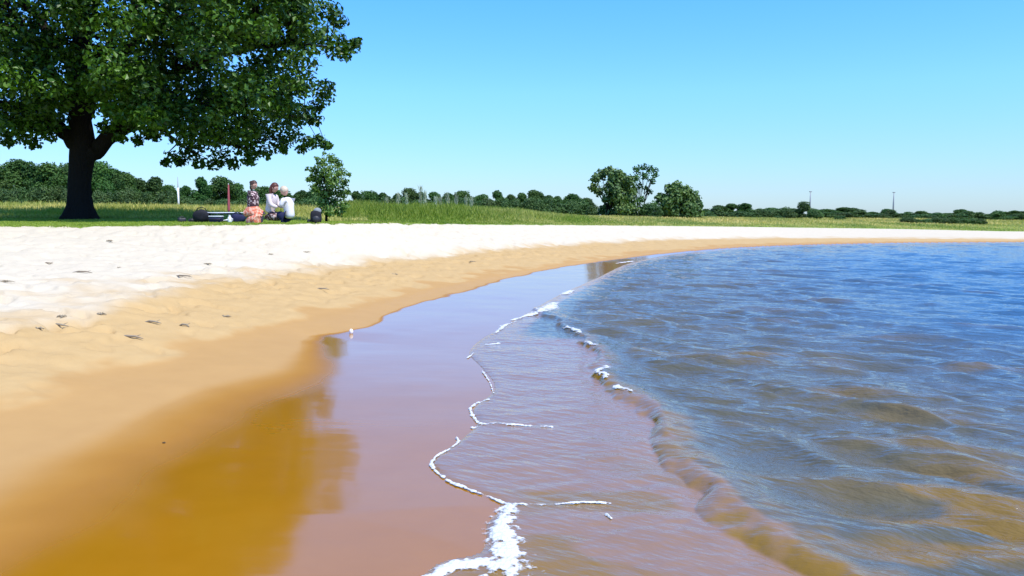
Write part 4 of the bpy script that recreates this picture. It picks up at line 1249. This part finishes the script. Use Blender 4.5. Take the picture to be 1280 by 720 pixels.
# pebble and shell
p = sand_pt(205, 554); m = MB(); m.ball((0, 0, 0), (.011, .009, .006), 12, 8, lambda d: 1 + .08 * math.sin(4 * d.x + 2 * d.y)); o = m.build('pebble', simple('dark_stone', (.05, .03, .015), .4)); o.location = (p[0], p[1], gz(p[0], p[1]) + .003)
tag(o, 'tiny dark pebble lying on the brown wet sand', 'pebble')
p = sand_pt(439, 417)
m = MB()
def shf(d): return 1 + .08 * math.cos(9 * math.atan2(d.y, d.x))
m.ball((0, 0, .025), (.024, .012, .032), 18, 10, shf); o = m.build('shell', simple('shell_white', (.8, .76, .72), .4, .08)); o.location = (p[0], p[1], gz(p[0], p[1]))
tag(o, 'small white shell standing at the upper rim of the wet film', 'shell')

# ------------------------------------------------------------------ light
SUN_AZ = math.radians(132); SUN_EL = math.radians(61)
w = bpy.data.worlds.new('World'); SC.world = w; w.use_nodes = True
nt = w.node_tree; bg = nt.nodes['Background']
sky = nt.nodes.new('ShaderNodeTexSky'); sky.sky_type = 'NISHITA'; sky.sun_disc = False
sky.sun_elevation = SUN_EL; sky.sun_rotation = SUN_AZ; sky.altitude = 0; sky.air_density = 1.0; sky.dust_density = .3; sky.ozone_density = 1.0
tc = nt.nodes.new('ShaderNodeTexCoord'); sp = nt.nodes.new('ShaderNodeSeparateXYZ'); nt.links.new(tc.outputs['Generated'], sp.inputs[0])
cr_n = nt.nodes.new('ShaderNodeValToRGB'); el = cr_n.color_ramp.elements
pts = [(.0, (.46, .63, .98)), (.035, (.47, .65, .95)), (.087, (.48, .74, 1.15)), (.148, (.48, .86, 1.45)), (.26, (.38, .92, 1.6)), (.5, (.40, 1.02, 2.0)), (1.0, (.5, .95, 1.5))]
el[0].position = 0; el[1].position = 1
for p_, _ in pts[1:-1]: el.new(p_)
for e_, (p_, c_) in zip(el, pts): e_.color = (*c_, 1)
nt.links.new(sp.outputs[2], cr_n.inputs[0])
nt.links.new(mixc(nt, 1.0, sky.outputs[0], cr_n.outputs[0], 'MULTIPLY'), bg.inputs['Color'])
bg.inputs['Strength'].default_value = .13
sl = bpy.data.lights.new('sun', 'SUN'); sl.energy = 4.2; sl.angle = math.radians(.55); sl.color = (1.0, .965, .9)
so = bpy.data.objects.new('sun', sl); COL.objects.link(so)
d = Vector((math.sin(SUN_AZ) * math.cos(SUN_EL), math.cos(SUN_AZ) * math.cos(SUN_EL), math.sin(SUN_EL)))
so.rotation_euler = (-d).to_track_quat('-Z', 'Y').to_euler(); so.location = d * 60

cam = bpy.data.cameras.new('camera'); co = bpy.data.objects.new('camera', cam); COL.objects.link(co)
co.location = (0, 0, CAM_Z); co.rotation_euler = (PI / 2 - PITCH, 0, 0)
cam.sensor_width = 36; cam.lens = 36 * FPX / 1280; cam.clip_start = .05; cam.clip_end = 12000
SC.camera = co
vs = SC.view_settings
vs.view_transform = 'Standard'; vs.look = 'None'; vs.gamma = 1; vs.exposure = .6; vs.use_curve_mapping = False
